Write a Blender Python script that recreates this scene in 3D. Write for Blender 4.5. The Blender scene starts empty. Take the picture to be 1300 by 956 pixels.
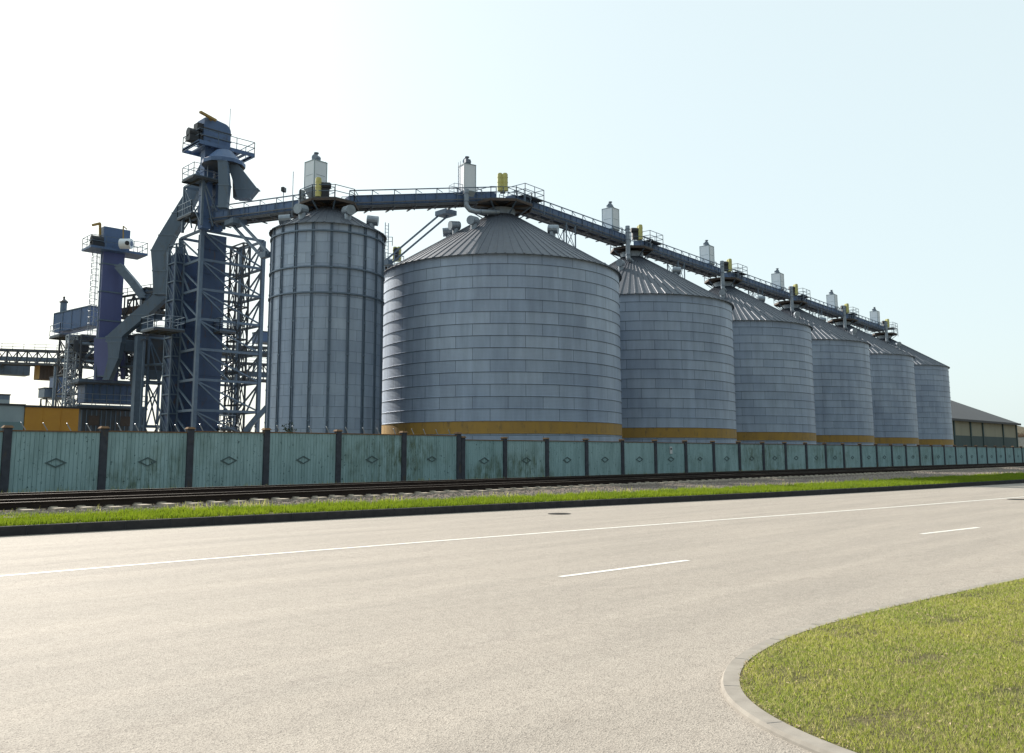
import bpy, bmesh, math, random
import numpy as np
from mathutils import Vector, Matrix
random.seed(7)
C = bpy.context.scene.collection
rad = math.radians
PI = math.pi
# ------------------------------------------------------------------ camera
F_PX, PITCH, ROLL, YAW, CH = 1103.36, 0.131331, -0.003371, 0.781522, 1.65
Fv = Vector((math.sin(YAW)*math.cos(PITCH), math.cos(YAW)*math.cos(PITCH), math.sin(PITCH)))
R0 = Vector((math.cos(YAW), -math.sin(YAW), 0)); U0 = R0.cross(Fv)
Rv = R0*math.cos(ROLL)+U0*math.sin(ROLL); Uv = U0*math.cos(ROLL)-R0*math.sin(ROLL)
CAM = Vector((0, 0, CH))
def ray(px, py): return Fv+Rv*((px-650)/F_PX)-Uv*((py-433)/F_PX)
def at(px, py, d): return CAM+ray(px, py)*d
def gz(px, py, z=0.0):
    r = ray(px, py); return CAM+r*((z-CH)/r.z)
def on_y(px, py, Y):
    r = ray(px, py); return CAM+r*(Y/r.y)
cd = bpy.data.cameras.new('camera'); cam = bpy.data.objects.new('camera', cd); C.objects.link(cam)
m = Matrix((Rv, Uv, -Fv)).transposed().to_4x4(); m.translation = CAM
cam.matrix_world = m
cd.sensor_fit = 'HORIZONTAL'; cd.sensor_width = 36; cd.lens = 36*F_PX/1300
cd.shift_y = -45/1300; cd.clip_start = .1; cd.clip_end = 9000
bpy.context.scene.camera = cam
sc = bpy.context.scene
sc.view_settings.view_transform = 'Standard'; sc.view_settings.look = 'None'
sc.view_settings.exposure = 0.76; sc.view_settings.gamma = 1
# ------------------------------------------------------------------ light
SUN_AZ, SUN_EL = 5.0, 31.0          # azimuth from +Y towards +X
S = Vector((math.sin(rad(SUN_AZ))*math.cos(rad(SUN_EL)), math.cos(rad(SUN_AZ))*math.cos(rad(SUN_EL)), math.sin(rad(SUN_EL))))
ld = bpy.data.lights.new('sun', 'SUN'); ld.energy = 5.0; ld.angle = rad(.53); ld.color = (1, .925, .83)
lo = bpy.data.objects.new('sun', ld); C.objects.link(lo); lo.rotation_euler = S.to_track_quat('Z', 'Y').to_euler(); lo.location = (0, 0, 80)
w = bpy.data.worlds.new('World'); sc.world = w; w.use_nodes = True
nt = w.node_tree; nt.nodes.clear()
sky = nt.nodes.new('ShaderNodeTexSky'); sky.sky_type = 'NISHITA'; sky.sun_disc = False
sky.sun_elevation = rad(SUN_EL); sky.sun_rotation = rad(SUN_AZ); sky.air_density = 1.0; sky.dust_density = 2.4; sky.ozone_density = 1.0; sky.altitude = 0
mx = nt.nodes.new('ShaderNodeMix'); mx.data_type = 'RGBA'; mx.inputs[0].default_value = 0.76
# hazy air scatters forward: the pale haze is brightest towards the sun, weakest opposite it
tc = nt.nodes.new('ShaderNodeTexCoord'); dp_ = nt.nodes.new('ShaderNodeVectorMath'); dp_.operation = 'DOT_PRODUCT'; nt.links.new(tc.outputs['Generated'], dp_.inputs[0]); dp_.inputs[1].default_value = tuple(S)
mr = nt.nodes.new('ShaderNodeMapRange'); mr.interpolation_type = 'SMOOTHSTEP'; mr.inputs[1].default_value = -.55; mr.inputs[2].default_value = .35; mr.inputs[3].default_value = .34; mr.inputs[4].default_value = 1.0; nt.links.new(dp_.outputs['Value'], mr.inputs[0])
hz = nt.nodes.new('ShaderNodeVectorMath'); hz.operation = 'SCALE'; hz.inputs[0].default_value = (6.35, 7.4, 7.45); nt.links.new(mr.outputs[0], hz.inputs['Scale'])
nt.links.new(hz.outputs[0], mx.inputs[7])
bg = nt.nodes.new('ShaderNodeBackground'); bg.inputs[1].default_value = 0.085
wo = nt.nodes.new('ShaderNodeOutputWorld')
nt.links.new(sky.outputs[0], mx.inputs[6]); nt.links.new(mx.outputs[2], bg.inputs[0]); nt.links.new(bg.outputs[0], wo.inputs[0])
# ------------------------------------------------------------------ materials
def new_mat(name):
    m = bpy.data.materials.new(name); m.use_nodes = True
    return m, m.node_tree, m.node_tree.nodes['Principled BSDF']
def N(nt, t, **k):
    n = nt.nodes.new(t)
    for a, b in k.items(): setattr(n, a, b)
    return n
def ramp(nt, src, stops):
    r = N(nt, 'ShaderNodeValToRGB'); e = r.color_ramp.elements
    while len(e) < len(stops): e.new(.5)
    for i, (p, c) in enumerate(stops): e[i].position = p; e[i].color = (*c, 1)
    nt.links.new(src, r.inputs[0]); return r.outputs[0]
def noise(nt, vec, scale, detail=4, rough=.55):
    n = N(nt, 'ShaderNodeTexNoise'); n.inputs['Scale'].default_value = scale; n.inputs['Detail'].default_value = detail; n.inputs['Roughness'].default_value = rough
    if vec: nt.links.new(vec, n.inputs['Vector'])
    return n.outputs[0]
def mixc(nt, f, a, b, mode='MIX'):
    x = N(nt, 'ShaderNodeMix', data_type='RGBA', blend_type=mode)
    for s, v in ((0, f), (6, a), (7, b)):
        if hasattr(v, 'links'): nt.links.new(v, x.inputs[s])
        elif isinstance(v, tuple): x.inputs[s].default_value = (*v, 1)
        else: x.inputs[s].default_value = v
    return x.outputs[2]
def coords(nt, kind='Object', scale=(1, 1, 1), rotz=0):
    t = N(nt, 'ShaderNodeTexCoord'); mp = N(nt, 'ShaderNodeMapping')
    mp.inputs['Scale'].default_value = scale; mp.inputs['Rotation'].default_value = (0, 0, rotz)
    nt.links.new(t.outputs[kind], mp.inputs[0]); return mp.outputs[0]
def geo(nt, scale=(1, 1, 1), rotz=0):
    t = N(nt, 'ShaderNodeNewGeometry'); mp = N(nt, 'ShaderNodeMapping')
    mp.inputs['Scale'].default_value = scale; mp.inputs['Rotation'].default_value = (0, 0, rotz)
    nt.links.new(t.outputs['Position'], mp.inputs[0]); return mp.outputs[0]
def bump(nt, b, h, strength=.3, dist=.02):
    n = N(nt, 'ShaderNodeBump'); n.inputs['Strength'].default_value = strength; n.inputs['Distance'].default_value = dist
    nt.links.new(h, n.inputs['Height']); nt.links.new(n.outputs[0], b.inputs['Normal'])
def simple(name, c1, c2=None, rough=.6, metal=0., scale=1.5, streak=False, rust=None, spec=.5):
    m, nt, b = new_mat(name)
    c2 = c2 or tuple(x*.75 for x in c1)
    v = geo(nt, (1, 1, .12) if streak else (1, 1, 1))
    f = ramp(nt, noise(nt, v, scale, 6), [(.3, (0, 0, 0)), (.7, (1, 1, 1))])
    col = mixc(nt, f, c1, c2)
    if rust:
        g = ramp(nt, noise(nt, geo(nt, (1, 1, .35)), 2.3, 8, .7), [(.55, (0, 0, 0)), (.68, (1, 1, 1))])
        col = mixc(nt, g, col, rust)
    nt.links.new(col, b.inputs['Base Color']); b.inputs['Roughness'].default_value = rough; b.inputs['Metallic'].default_value = metal
    b.inputs['Specular IOR Level'].default_value = spec
    return m
def sheet_metal(name, bw, bh, tint=1.0, off=.5, seam=.026):
    m, nt, b = new_mat(name)
    t = N(nt, 'ShaderNodeUVMap')
    br = N(nt, 'ShaderNodeTexBrick'); br.offset = off; br.squash = 1
    nt.links.new(t.outputs[0], br.inputs['Vector'])
    br.inputs['Scale'].default_value = 1; br.inputs['Brick Width'].default_value = bw; br.inputs['Row Height'].default_value = bh
    br.inputs['Mortar Size'].default_value = seam; br.inputs['Mortar Smooth'].default_value = .3; br.inputs['Bias'].default_value = 0
    br.inputs['Color1'].default_value = (.325*tint, .40*tint, .52*tint, 1); br.inputs['Color2'].default_value = (.40*tint, .48*tint, .60*tint, 1)
    br.inputs['Mortar'].default_value = (.15*tint, .19*tint, .245*tint, 1)
    oi = N(nt, 'ShaderNodeObjectInfo')
    va = N(nt, 'ShaderNodeVectorMath', operation='ADD'); nt.links.new(geo(nt, (1, 1, .14)), va.inputs[0]); nt.links.new(oi.outputs['Location'], va.inputs[1])
    st = ramp(nt, noise(nt, va.outputs[0], 1.1, 7, .65), [(.3, (.80, .80, .81)), (.7, (1.12, 1.12, 1.11))])
    col = mixc(nt, 1.0, br.outputs[0], st, 'MULTIPLY')
    g = ramp(nt, noise(nt, geo(nt), .16, 3), [(.35, (.86, .87, .9)), (.7, (1.06, 1.05, 1.03))])
    col = mixc(nt, 1.0, col, g, 'MULTIPLY')
    nt.links.new(col, b.inputs['Base Color']); b.inputs['Metallic'].default_value = .25; b.inputs['Roughness'].default_value = .46
    # fine horizontal corrugation and seams as relief
    sp = N(nt, 'ShaderNodeSeparateXYZ'); nt.links.new(t.outputs[0], sp.inputs[0])
    mu = N(nt, 'ShaderNodeMath', operation='MULTIPLY'); mu.inputs[1].default_value = 2*PI/.11; nt.links.new(sp.outputs[1], mu.inputs[0])
    sn = N(nt, 'ShaderNodeMath', operation='SINE'); nt.links.new(mu.outputs[0], sn.inputs[0])
    bump(nt, b, sn.outputs[0], .25, .012)
    return m
M = {}
M['silo'] = sheet_metal('galvanised_silo_sheet', 2.919, .997, 1.0)
M['silo_tall'] = sheet_metal('galvanised_tall_silo_sheet', 1.73, .88, .95, seam=.016)
M['galv'] = simple('galvanised_steel', (.34, .39, .44), (.25, .29, .34), .45, .5, 3)
M['ring'] = simple('ring_steel', (.20, .24, .29), (.15, .18, .23), .5, .4, 3)
M['stiff'] = simple('stiffener_steel', (.16, .21, .27), (.12, .16, .22), .5, .4, 3)
M['roof'] = simple('roof_sheet', (.10, .12, .15), (.075, .09, .12), .5, .3, 2.2, rust=(.10, .105, .115), spec=.4)
_b = M['roof'].node_tree.nodes['Principled BSDF']; _b.inputs['Sheen Weight'].default_value = .22; _b.inputs['Sheen Roughness'].default_value = .3; _b.inputs['Sheen Tint'].default_value = (.95, .95, 1, 1)
M['rib_'] = simple('roof_rib', (.20, .20, .22), (.15, .16, .18), .5, .3, 3)
M['yellow'] = simple('yellow_ring_paint', (.43, .25, .045), (.34, .20, .05), .6, 0, 1.6, True, rust=(.20, .13, .05))
M['blue'] = simple('blue_painted_steel', (.10, .17, .32), (.075, .13, .25), .5, 0, 1.2, True, rust=(.08, .10, .15))
M['blue2'] = simple('violet_blue_painted_steel', (.11, .135, .31), (.085, .105, .24), .5, 0, 1.0, True)
M['steel'] = simple('dark_blue_grey_steel', (.14, .195, .26), (.105, .145, .20), .5, .1, 2)
M['steel_d'] = simple('dark_steel', (.065, .085, .11), (.07, .07, .07), .6, .1, 1.5, rust=(.11, .08, .06))
M['chute'] = simple('grey_chute_steel', (.13, .185, .26), (.10, .15, .215), .5, .2, 1.5, True, rust=(.12, .14, .16))
M['navy'] = simple('navy_shaft_paint', (.055, .095, .185), (.04, .07, .135), .55, 0, .9, True, rust=(.085, .06, .05))
M['rusty'] = simple('rusty_steel', (.10, .075, .06), (.07, .055, .05), .8, 0, 2)
M['white'] = simple('off_white_filter_paint', (.80, .86, .92), (.72, .78, .84), .5, 0, 2, True)
M['ygreen'] = simple('faded_yellow_green_paint', (.62, .58, .20), (.52, .50, .20), .5, 0, 3, rust=(.35, .33, .16))
M['davit'] = simple('ochre_paint', (.40, .26, .07), None, .5)
M['shed_y'] = simple('orange_yellow_wall_panel', (.52, .26, .03), (.44, .21, .03), .55, 0, .8)
M['shed_g'] = simple('pale_blue_grey_wall_panel', (.30, .38, .42), (.25, .32, .36), .55, 0, .8)
M['shed_t'] = simple('teal_grey_wall_panel', (.17, .27, .29), (.14, .22, .25), .55, 0, .8)
M['dark'] = simple('dark_trim', (.035, .04, .05), None, .6)
M['black'] = simple('black_motor', (.03, .035, .045), None, .5)
M['conc'] = simple('fence_post_concrete', (.075, .085, .105), (.05, .055, .07), .85, 0, 4, rust=(.10, .085, .06), spec=.2)
M['rustcap'] = simple('rust_brown_coping', (.26, .16, .09), (.17, .11, .07), .9, 0, 5, spec=.1)
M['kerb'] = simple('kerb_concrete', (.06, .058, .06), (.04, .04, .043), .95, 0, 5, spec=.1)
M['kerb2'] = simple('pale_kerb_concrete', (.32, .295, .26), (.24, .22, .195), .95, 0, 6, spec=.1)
M['rail'] = simple('rail_steel', (.04, .03, .026), (.028, .022, .02), .85, 0, 3, spec=.1)
M['railtop'] = simple('polished_rail_head', (.22, .19, .165), (.14, .12, .10), .6, .3, 2)
M['sleeper'] = simple('sleeper_concrete', (.52, .46, .38), (.34, .30, .25), .95, 0, 6, spec=.1)
M['paint'] = simple('worn_road_paint', (.80, .80, .76), (.55, .52, .47), .7, 0, 9)
M['iron'] = simple('cast_iron', (.05, .045, .04), None, .7, .3)
M['barn_w'] = simple('cream_wall_sheet', (.36, .34, .25), (.29, .28, .21), .7, 0, .6, True)
M['barn_g'] = simple('dark_green_wall_sheet', (.06, .10, .10), (.05, .08, .085), .7, 0, .6, True)
M['dsteel'] = simple('weathered_gallery_steel', (.15, .165, .19), (.11, .12, .14), .6, .1, 2, rust=(.10, .075, .06))
M['barn_r'] = simple('grey_roof_sheet', (.06, .062, .066), (.05, .05, .055), .7, 0, .15)
M['bark'] = simple('bare_twigs', (.20, .14, .10), (.13, .10, .075), .9, 0, 2, spec=.1)
M['leaf'] = simple('shrub_leaf', (.06, .08, .05), (.04, .06, .035), .8, 0, 2, spec=.2)
M['straw'] = simple('dead_grass', (.50, .42, .27), (.24, .17, .10), .9, 0, 40, spec=.1)
M['signw'] = simple('white_sign_plate', (.7, .72, .74), None, .5)
def soil_mat(name, a, b_, c, sc1=1.2):
    m, nt, b = new_mat(name)
    v = geo(nt)
    col = mixc(nt, ramp(nt, noise(nt, v, sc1, 8, .7), [(.35, (0, 0, 0)), (.65, (1, 1, 1))]), a, b_)
    col = mixc(nt, ramp(nt, noise(nt, v, 22, 6, .7), [(.45, (0, 0, 0)), (.7, (1, 1, 1))]), col, c)
    nt.links.new(col, b.inputs['Base Color']); b.inputs['Roughness'].default_value = .95; b.inputs['Specular IOR Level'].default_value = .1
    bump(nt, b, noise(nt, v, 30, 6), .8, .03); return m
M['earth'] = soil_mat('dry_earth', (.16, .13, .10), (.10, .10, .055), (.2, .17, .13), .15)
M['turf'] = soil_mat('turf_soil', (.075, .085, .022), (.10, .085, .045), (.15, .13, .07))
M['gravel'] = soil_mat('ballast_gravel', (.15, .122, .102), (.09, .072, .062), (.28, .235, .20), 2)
M['stone'] = simple('ballast_stone', (.36, .31, .265), (.16, .14, .125), .9, 0, 25, spec=.2)
def grass_mat(name, a, b_, dry, drya):
    m, nt, b = new_mat(name); v = geo(nt)
    col = mixc(nt, ramp(nt, noise(nt, v, .9, 5, .6), [(.35, (0, 0, 0)), (.65, (1, 1, 1))]), a, b_)
    col = mixc(nt, ramp(nt, noise(nt, v, 26, 3, .6), [(.5-drya, (0, 0, 0)), (.72-drya, (1, 1, 1))]), col, dry)
    nt.links.new(col, b.inputs['Base Color']); b.inputs['Roughness'].default_value = .6; b.inputs['Specular IOR Level'].default_value = .25
    tr = N(nt, 'ShaderNodeBsdfTranslucent'); nt.links.new(col, tr.inputs[0])
    ms = N(nt, 'ShaderNodeMixShader'); ms.inputs[0].default_value = .5
    out = nt.nodes['Material Output']; nt.links.new(b.outputs[0], ms.inputs[1]); nt.links.new(tr.outputs[0], ms.inputs[2]); nt.links.new(ms.outputs[0], out.inputs[0])
    return m
M['grass1'] = grass_mat('verge_grass', (.21, .29, .015), (.15, .23, .015), (.30, .29, .06), -.03)
M['grass2'] = grass_mat('lawn_grass', (.36, .40, .06), (.25, .33, .04), (.62, .54, .28), .055)
def asphalt():
    m, nt, b = new_mat('pale_worn_asphalt')
    v = geo(nt)
    n1 = noise(nt, v, 140, 2, .6); vo = N(nt, 'ShaderNodeTexVoronoi'); vo.inputs['Scale'].default_value = 105; nt.links.new(v, vo.inputs['Vector'])
    agg = ramp(nt, vo.outputs['Color'], [(.1, (.13, .115, .10)), (.45, (.325, .292, .256)), (.95, (.44, .40, .35))])
    col = mixc(nt, ramp(nt, n1, [(.45, (0, 0, 0)), (.62, (1, 1, 1))]), agg, (.308, .280, .248))
    bl = ramp(nt, noise(nt, geo(nt, (.25, 1.6, 1), rad(6)), .9, 6, .6), [(.3, (.88, .88, .88)), (.7, (1.06, 1.05, 1.04))])
    col = mixc(nt, 1., col, bl, 'MULTIPLY')
    b2 = ramp(nt, noise(nt, geo(nt, (1, 1, 1)), 6, 6, .7), [(.3, (.90, .89, .88)), (.7, (1.07, 1.07, 1.06))])
    col = mixc(nt, 1., col, b2, 'MULTIPLY')
    # darker bands where the tyres run, along the carriageway
    st = ramp(nt, noise(nt, geo(nt, (.03, 1.3, 1), rad(5)), 1.2, 3, .5), [(.42, (.965, .965, .965)), (.6, (1.02, 1.02, 1.02))])
    col = mixc(nt, 1., col, st, 'MULTIPLY')
    nz = N(nt, 'ShaderNodeTexNoise'); nz.inputs['Scale'].default_value = 1.3; nz.inputs['Detail'].default_value = 5; nt.links.new(v, nz.inputs['Vector'])
    wv = N(nt, 'ShaderNodeVectorMath', operation='MULTIPLY_ADD'); nt.links.new(nz.outputs['Color'], wv.inputs[0]); wv.inputs[1].default_value = (1.4, 1.4, 0); nt.links.new(v, wv.inputs[2])
    ve = N(nt, 'ShaderNodeTexVoronoi', feature='DISTANCE_TO_EDGE'); ve.inputs['Scale'].default_value = .11; nt.links.new(wv.outputs[0], ve.inputs['Vector'])
    ck = ramp(nt, ve.outputs['Distance'], [(.0, (.90, .89, .89)), (.0014, (1, 1, 1))])
    col = mixc(nt, 1., col, ck, 'MULTIPLY')
    sp_ = ramp(nt, noise(nt, v, 2.7, 3, .5), [(.70, (1, 1, 1)), (.76, (.90, .89, .88))]); col = mixc(nt, 1., col, sp_, 'MULTIPLY')
    nt.links.new(col, b.inputs['Base Color']); b.inputs['Roughness'].default_value = .85; b.inputs['Specular IOR Level'].default_value = .3
    bump(nt, b, vo.outputs['Distance'], .55, .006)
    return m
M['asphalt'] = asphalt()
def fence_mat():
    m, nt, b = new_mat('weathered_turquoise_paint')
    oi = N(nt, 'ShaderNodeObjectInfo')
    base = mixc(nt, oi.outputs['Random'], (.31, .475, .50), (.36, .52, .54))
    v = geo(nt, (1, 1, .15)); n = noise(nt, v, 2.6, 8, .7)
    col = mixc(nt, ramp(nt, n, [(.42, (0, 0, 0)), (.75, (.7, .7, .7))]), base, (.13, .215, .215))
    # moss and dirt, heavier on some panels
    big = noise(nt, geo(nt, (.14, .14, .3)), 1., 4, .6)
    moss = mixc(nt, 1., ramp(nt, big, [(.48, (0, 0, 0)), (.66, (.85, .85, .85))]), ramp(nt, noise(nt, geo(nt, (1, 1, .3)), 3.5, 8, .75), [(.42, (0, 0, 0)), (.62, (1, 1, 1))]), 'MULTIPLY')
    col = mixc(nt, moss, col, (.085, .115, .055))
    spots = ramp(nt, noise(nt, geo(nt, (1, 1, .7)), 7, 4, .75), [(.62, (0, 0, 0)), (.68, (1, 1, 1))])
    col = mixc(nt, spots, col, (.035, .06, .065))
    nt.links.new(col, b.inputs['Base Color']); b.inputs['Roughness'].default_value = .8; b.inputs['Specular IOR Level'].default_value = .2
    return m
M['fence'] = fence_mat()
M['motif'] = simple('dark_motif', (.10, .155, .165), None, .8)
# ------------------------------------------------------------------ helpers
def tag(o, label=None, cat=None, group=None, kind=None):
    if label: o['label'] = label
    if cat: o['category'] = cat
    if group: o['group'] = group
    if kind: o['kind'] = kind
    return o
def empty(name, loc, label, cat, group=None):
    o = bpy.data.objects.new(name, None); C.objects.link(o); o.location = loc; o.empty_display_size = .5
    return tag(o, label, cat, group)
def wloc(o):
    p = Vector(o.location)
    while o.parent: o = o.parent; p += Vector(o.location)
    return p
class MB:
    def __init__(s): s.v = []; s.f = []; s.uv = None
    def add(s, vs, fs):
        k = len(s.v); s.v += [tuple(x) for x in vs]; s.f += [tuple(i+k for i in f) for f in fs]; return s
    def box(s, c, size, rz=0, mat=None):
        hx, hy, hz = [a/2 for a in size]; cs, sn = math.cos(rz), math.sin(rz); vs = []
        for x in (-hx, hx):
            for y in (-hy, hy):
                for z in (-hz, hz): vs.append((c[0]+x*cs-y*sn, c[1]+x*sn+y*cs, c[2]+z))
        return s.add(vs, [(0, 1, 3, 2), (4, 6, 7, 5), (0, 4, 5, 1), (2, 3, 7, 6), (0, 2, 6, 4), (1, 5, 7, 3)])
    def bar(s, p, q, w_=.1, h=None, n=0):
        h = h or w_; p = Vector(p); q = Vector(q); d = (q-p)
        if d.length < 1e-4: return s
        d.normalize(); up = Vector((0, 0, 1)) if abs(d.z) < .98 else Vector((0, 1, 0))
        a = d.cross(up).normalized(); b = a.cross(d).normalized()
        if n:
            vs = [e+a*(w_/2*math.cos(t*2*PI/n))+b*(w_/2*math.sin(t*2*PI/n)) for e in (p, q) for t in range(n)]
            return s.add(vs, [(i, (i+1) % n, n+(i+1) % n, n+i) for i in range(n)]+[tuple(range(n-1, -1, -1)), tuple(range(n, 2*n))])
        vs = [e+a*(x*w_/2)+b*(y*h/2) for e in (p, q) for x, y in ((-1, -1), (1, -1), (1, 1), (-1, 1))]
        return s.add(vs, [(0, 1, 5, 4), (1, 2, 6, 5), (2, 3, 7, 6), (3, 0, 4, 7), (3, 2, 1, 0), (4, 5, 6, 7)])
    def tube(s, p, q, r, n=10): return s.bar(p, q, 2*r, None, n)
    def path(s, pts, r, n=8):
        for a, b in zip(pts[:-1], pts[1:]): s.tube(a, b, r, n)
        return s
    def lathe(s, prof, n=32, c=(0, 0, 0), a0=0, a1=2*PI, cap=False):
        full = abs(a1-a0-2*PI) < 1e-6; cols = n if full else n+1; vs = []
        for i in range(cols):
            t = a0+(a1-a0)*i/n
            for r, z in prof: vs.append((c[0]+r*math.cos(t), c[1]+r*math.sin(t), c[2]+z))
        k = len(prof); fs = []
        for i in range(n):
            j = (i+1) % cols
            for p in range(k-1): fs.append((i*k+p, j*k+p, j*k+p+1, i*k+p+1))
        if cap: fs.append(tuple(i*k+k-1 for i in range(cols))); fs.append(tuple((cols-1-i)*k for i in range(cols)))
        return s.add(vs, fs)
    def prism(s, poly, z0, z1):
        n = len(poly); vs = [(x, y, z) for z in (z0, z1) for x, y in poly]
        return s.add(vs, [(i, (i+1) % n, n+(i+1) % n, n+i) for i in range(n)]+[tuple(range(n-1, -1, -1)), tuple(range(n, 2*n))])
    def loft(s, a, b):
        n = len(a); return s.add(list(a)+list(b), [(i, (i+1) % n, n+(i+1) % n, n+i) for i in range(n)]+[tuple(range(n-1, -1, -1)), tuple(range(n, 2*n))])
    def rail(s, pts, h=1.05, sp=1.5, w_=.045, closed=False, mids=2):
        pts = [Vector(p) for p in pts]
        if closed: pts = pts+[pts[0]]
        up = Vector((0, 0, 1))
        for a, b in zip(pts[:-1], pts[1:]):
            k = max(1, round((b-a).length/sp))
            for i in range(k+1): q = a.lerp(b, i/k); s.bar(q, q+up*h, w_)
            for j in range(mids): s.bar(a+up*(h*(j+1)/mids), b+up*(h*(j+1)/mids), w_)
        return s
    def build(s, name, mat, parent=None, local=False, smooth=False, bevel=0):
        me = bpy.data.meshes.new(name)
        off = Vector((0, 0, 0)) if (local or parent is None) else wloc(parent)
        vs = s.v if off.length == 0 else [(x-off.x, y-off.y, z-off.z) for x, y, z in s.v]
        me.from_pydata(vs, [], s.f); 
        if isinstance(mat, str): mat = M[mat]
        me.materials.append(mat)
        bm = bmesh.new(); bm.from_mesh(me); bmesh.ops.recalc_face_normals(bm, faces=bm.faces)
        if bevel: bmesh.ops.bevel(bm, geom=list(bm.edges), offset=bevel, segments=1, affect='EDGES')
        bm.to_mesh(me); bm.free()
        if smooth: 
            for p in me.polygons: p.use_smooth = True
        o = bpy.data.objects.new(name, me); C.objects.link(o)
        if parent: o.parent = parent
        return o
CH_MAP = {}
def kids(o): return [c for c in C.objects if c.parent == o]
def copy_tree(o, loc, rz=None, label=None):
    r = o.copy(); C.objects.link(r); r.location = loc
    if rz is not None: r.rotation_euler = (0, 0, rz)
    if label: r['label'] = label
    for ch in kids(o):
        c = ch.copy(); C.objects.link(c); c.parent = r
        for g in kids(ch):
            d = g.copy(); C.objects.link(d); d.parent = c
    return r
def sheet(name, rows, mat, kind='structure'):
    """rows: list of point lists (same length) -> grid surface"""
    mb = MB(); n = len(rows[0]); vs = [p for r in rows for p in r]
    mb.add(vs, [(i*n+j, i*n+j+1, (i+1)*n+j+1, (i+1)*n+j) for i in range(len(rows)-1) for j in range(n-1)])
    o = mb.build(name, mat); o['kind'] = kind
    return o
GZ = .28
# ------------------------------------------------------------------ ground, road, kerb
KP = [(-200, 33), (-60, 25.5), (-20, 22.4), (0, 21.3), (5.5, 20.92), (8.2, 20.65), (11.35, 20.21), (18.8, 19.3), (24.7, 18.4), (32.3, 17.3), (42.3, 16.3), (57, 15.2), (80, 13.8), (120, 12.5), (200, 12), (700, 12)]
def kerb_y(x):
    for (a, b), (c, d) in zip(KP[:-1], KP[1:]):
        if a <= x <= c:
            t = (x-a)/(c-a); return b+(d-b)*t
    return KP[-1][1]
def kerb_s(x): return (kerb_y(x-2)+kerb_y(x+2)+kerb_y(x-1)+kerb_y(x+1)+kerb_y(x))/5 if -190 < x < 690 else kerb_y(x)
XS = [-200, -120, -60, -30]+[x for x in range(-20, 101, 1)]+list(range(105, 300, 5))+[400, 700]
sheet('ground', [[(x, y, -.06) for x in (-4000, -200, 0, 200, 700, 5000)] for y in (-3000, -300, 0, 30, 300, 5000)], 'earth')
sheet('road', [[(x, -60, 0) for x in XS], [(x, -20, 0) for x in XS], [(x, 0, 0) for x in XS], [(x, 8, 0) for x in XS], [(x, kerb_s(x)+.05, 0) for x in XS]], 'asphalt')
# kerb: swept section with joints
def kerb_strip(name, pts, wdt, h, mat, left=True):
    mb = MB(); prof = [(0, -.05), (0.015, h-.02), (.03, h), (wdt, h), (wdt, -.05)]
    vs = []
    for i, p in enumerate(pts):
        a = Vector(pts[max(0, i-1)]); b = Vector(pts[min(len(pts)-1, i+1)]); d = (b-a).normalized(); nrm = Vector((-d.y, d.x)) if left else Vector((d.y, -d.x))
        for o, z in prof: vs.append((p[0]+nrm.x*o, p[1]+nrm.y*o, z))
    k = len(prof); mb.add(vs, [(i*k+j, (i+1)*k+j, (i+1)*k+j+1, i*k+j+1) for i in range(len(pts)-1) for j in range(k-1)])
    o = mb.build(name, mat); o['kind'] = 'structure'; return o
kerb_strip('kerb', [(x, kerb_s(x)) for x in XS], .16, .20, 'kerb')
jm = MB()
for i in range(0, 110):
    x = -6+i*1.0; y = kerb_s(x); jm.box((x, y+.0795, .1), (.012, .164, .206))
o = jm.build('kerb_joints', 'dark'); o['kind'] = 'structure'
GY = 23.3
def gw(x): return float(np.interp(x, [-30, 5, 12, 20, 32, 57, 100, 700], [1.4, 1.4, 1.35, 1.3, 1.8, 3.6, 5, 6]))
def ty(x): return 22.85+.036*x    # line of the nearest rail
def rough(x, y): return .02*math.sin(x*1.7+y)+.02*math.sin(x*.63+2*y)
rows = []
for t in (0, .15, .4, .7, 1):
    rows.append([(x, kerb_s(x)+.16+gw(x)*t, .175+.13*t+(rough(x, t*3)*.6 if 0 < t < 1 else 0)) for x in XS])
sheet('verge', rows, 'turf')
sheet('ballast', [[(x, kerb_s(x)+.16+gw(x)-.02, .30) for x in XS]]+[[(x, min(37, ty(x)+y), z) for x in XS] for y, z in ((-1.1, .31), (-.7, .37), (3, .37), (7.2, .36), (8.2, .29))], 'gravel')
sheet('yard', [[(x, min(37, ty(x)+8.15) if y < 34 else y, GZ) for x in XS] for y in (33.9, 60, 200, 1500)], 'earth')
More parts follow.
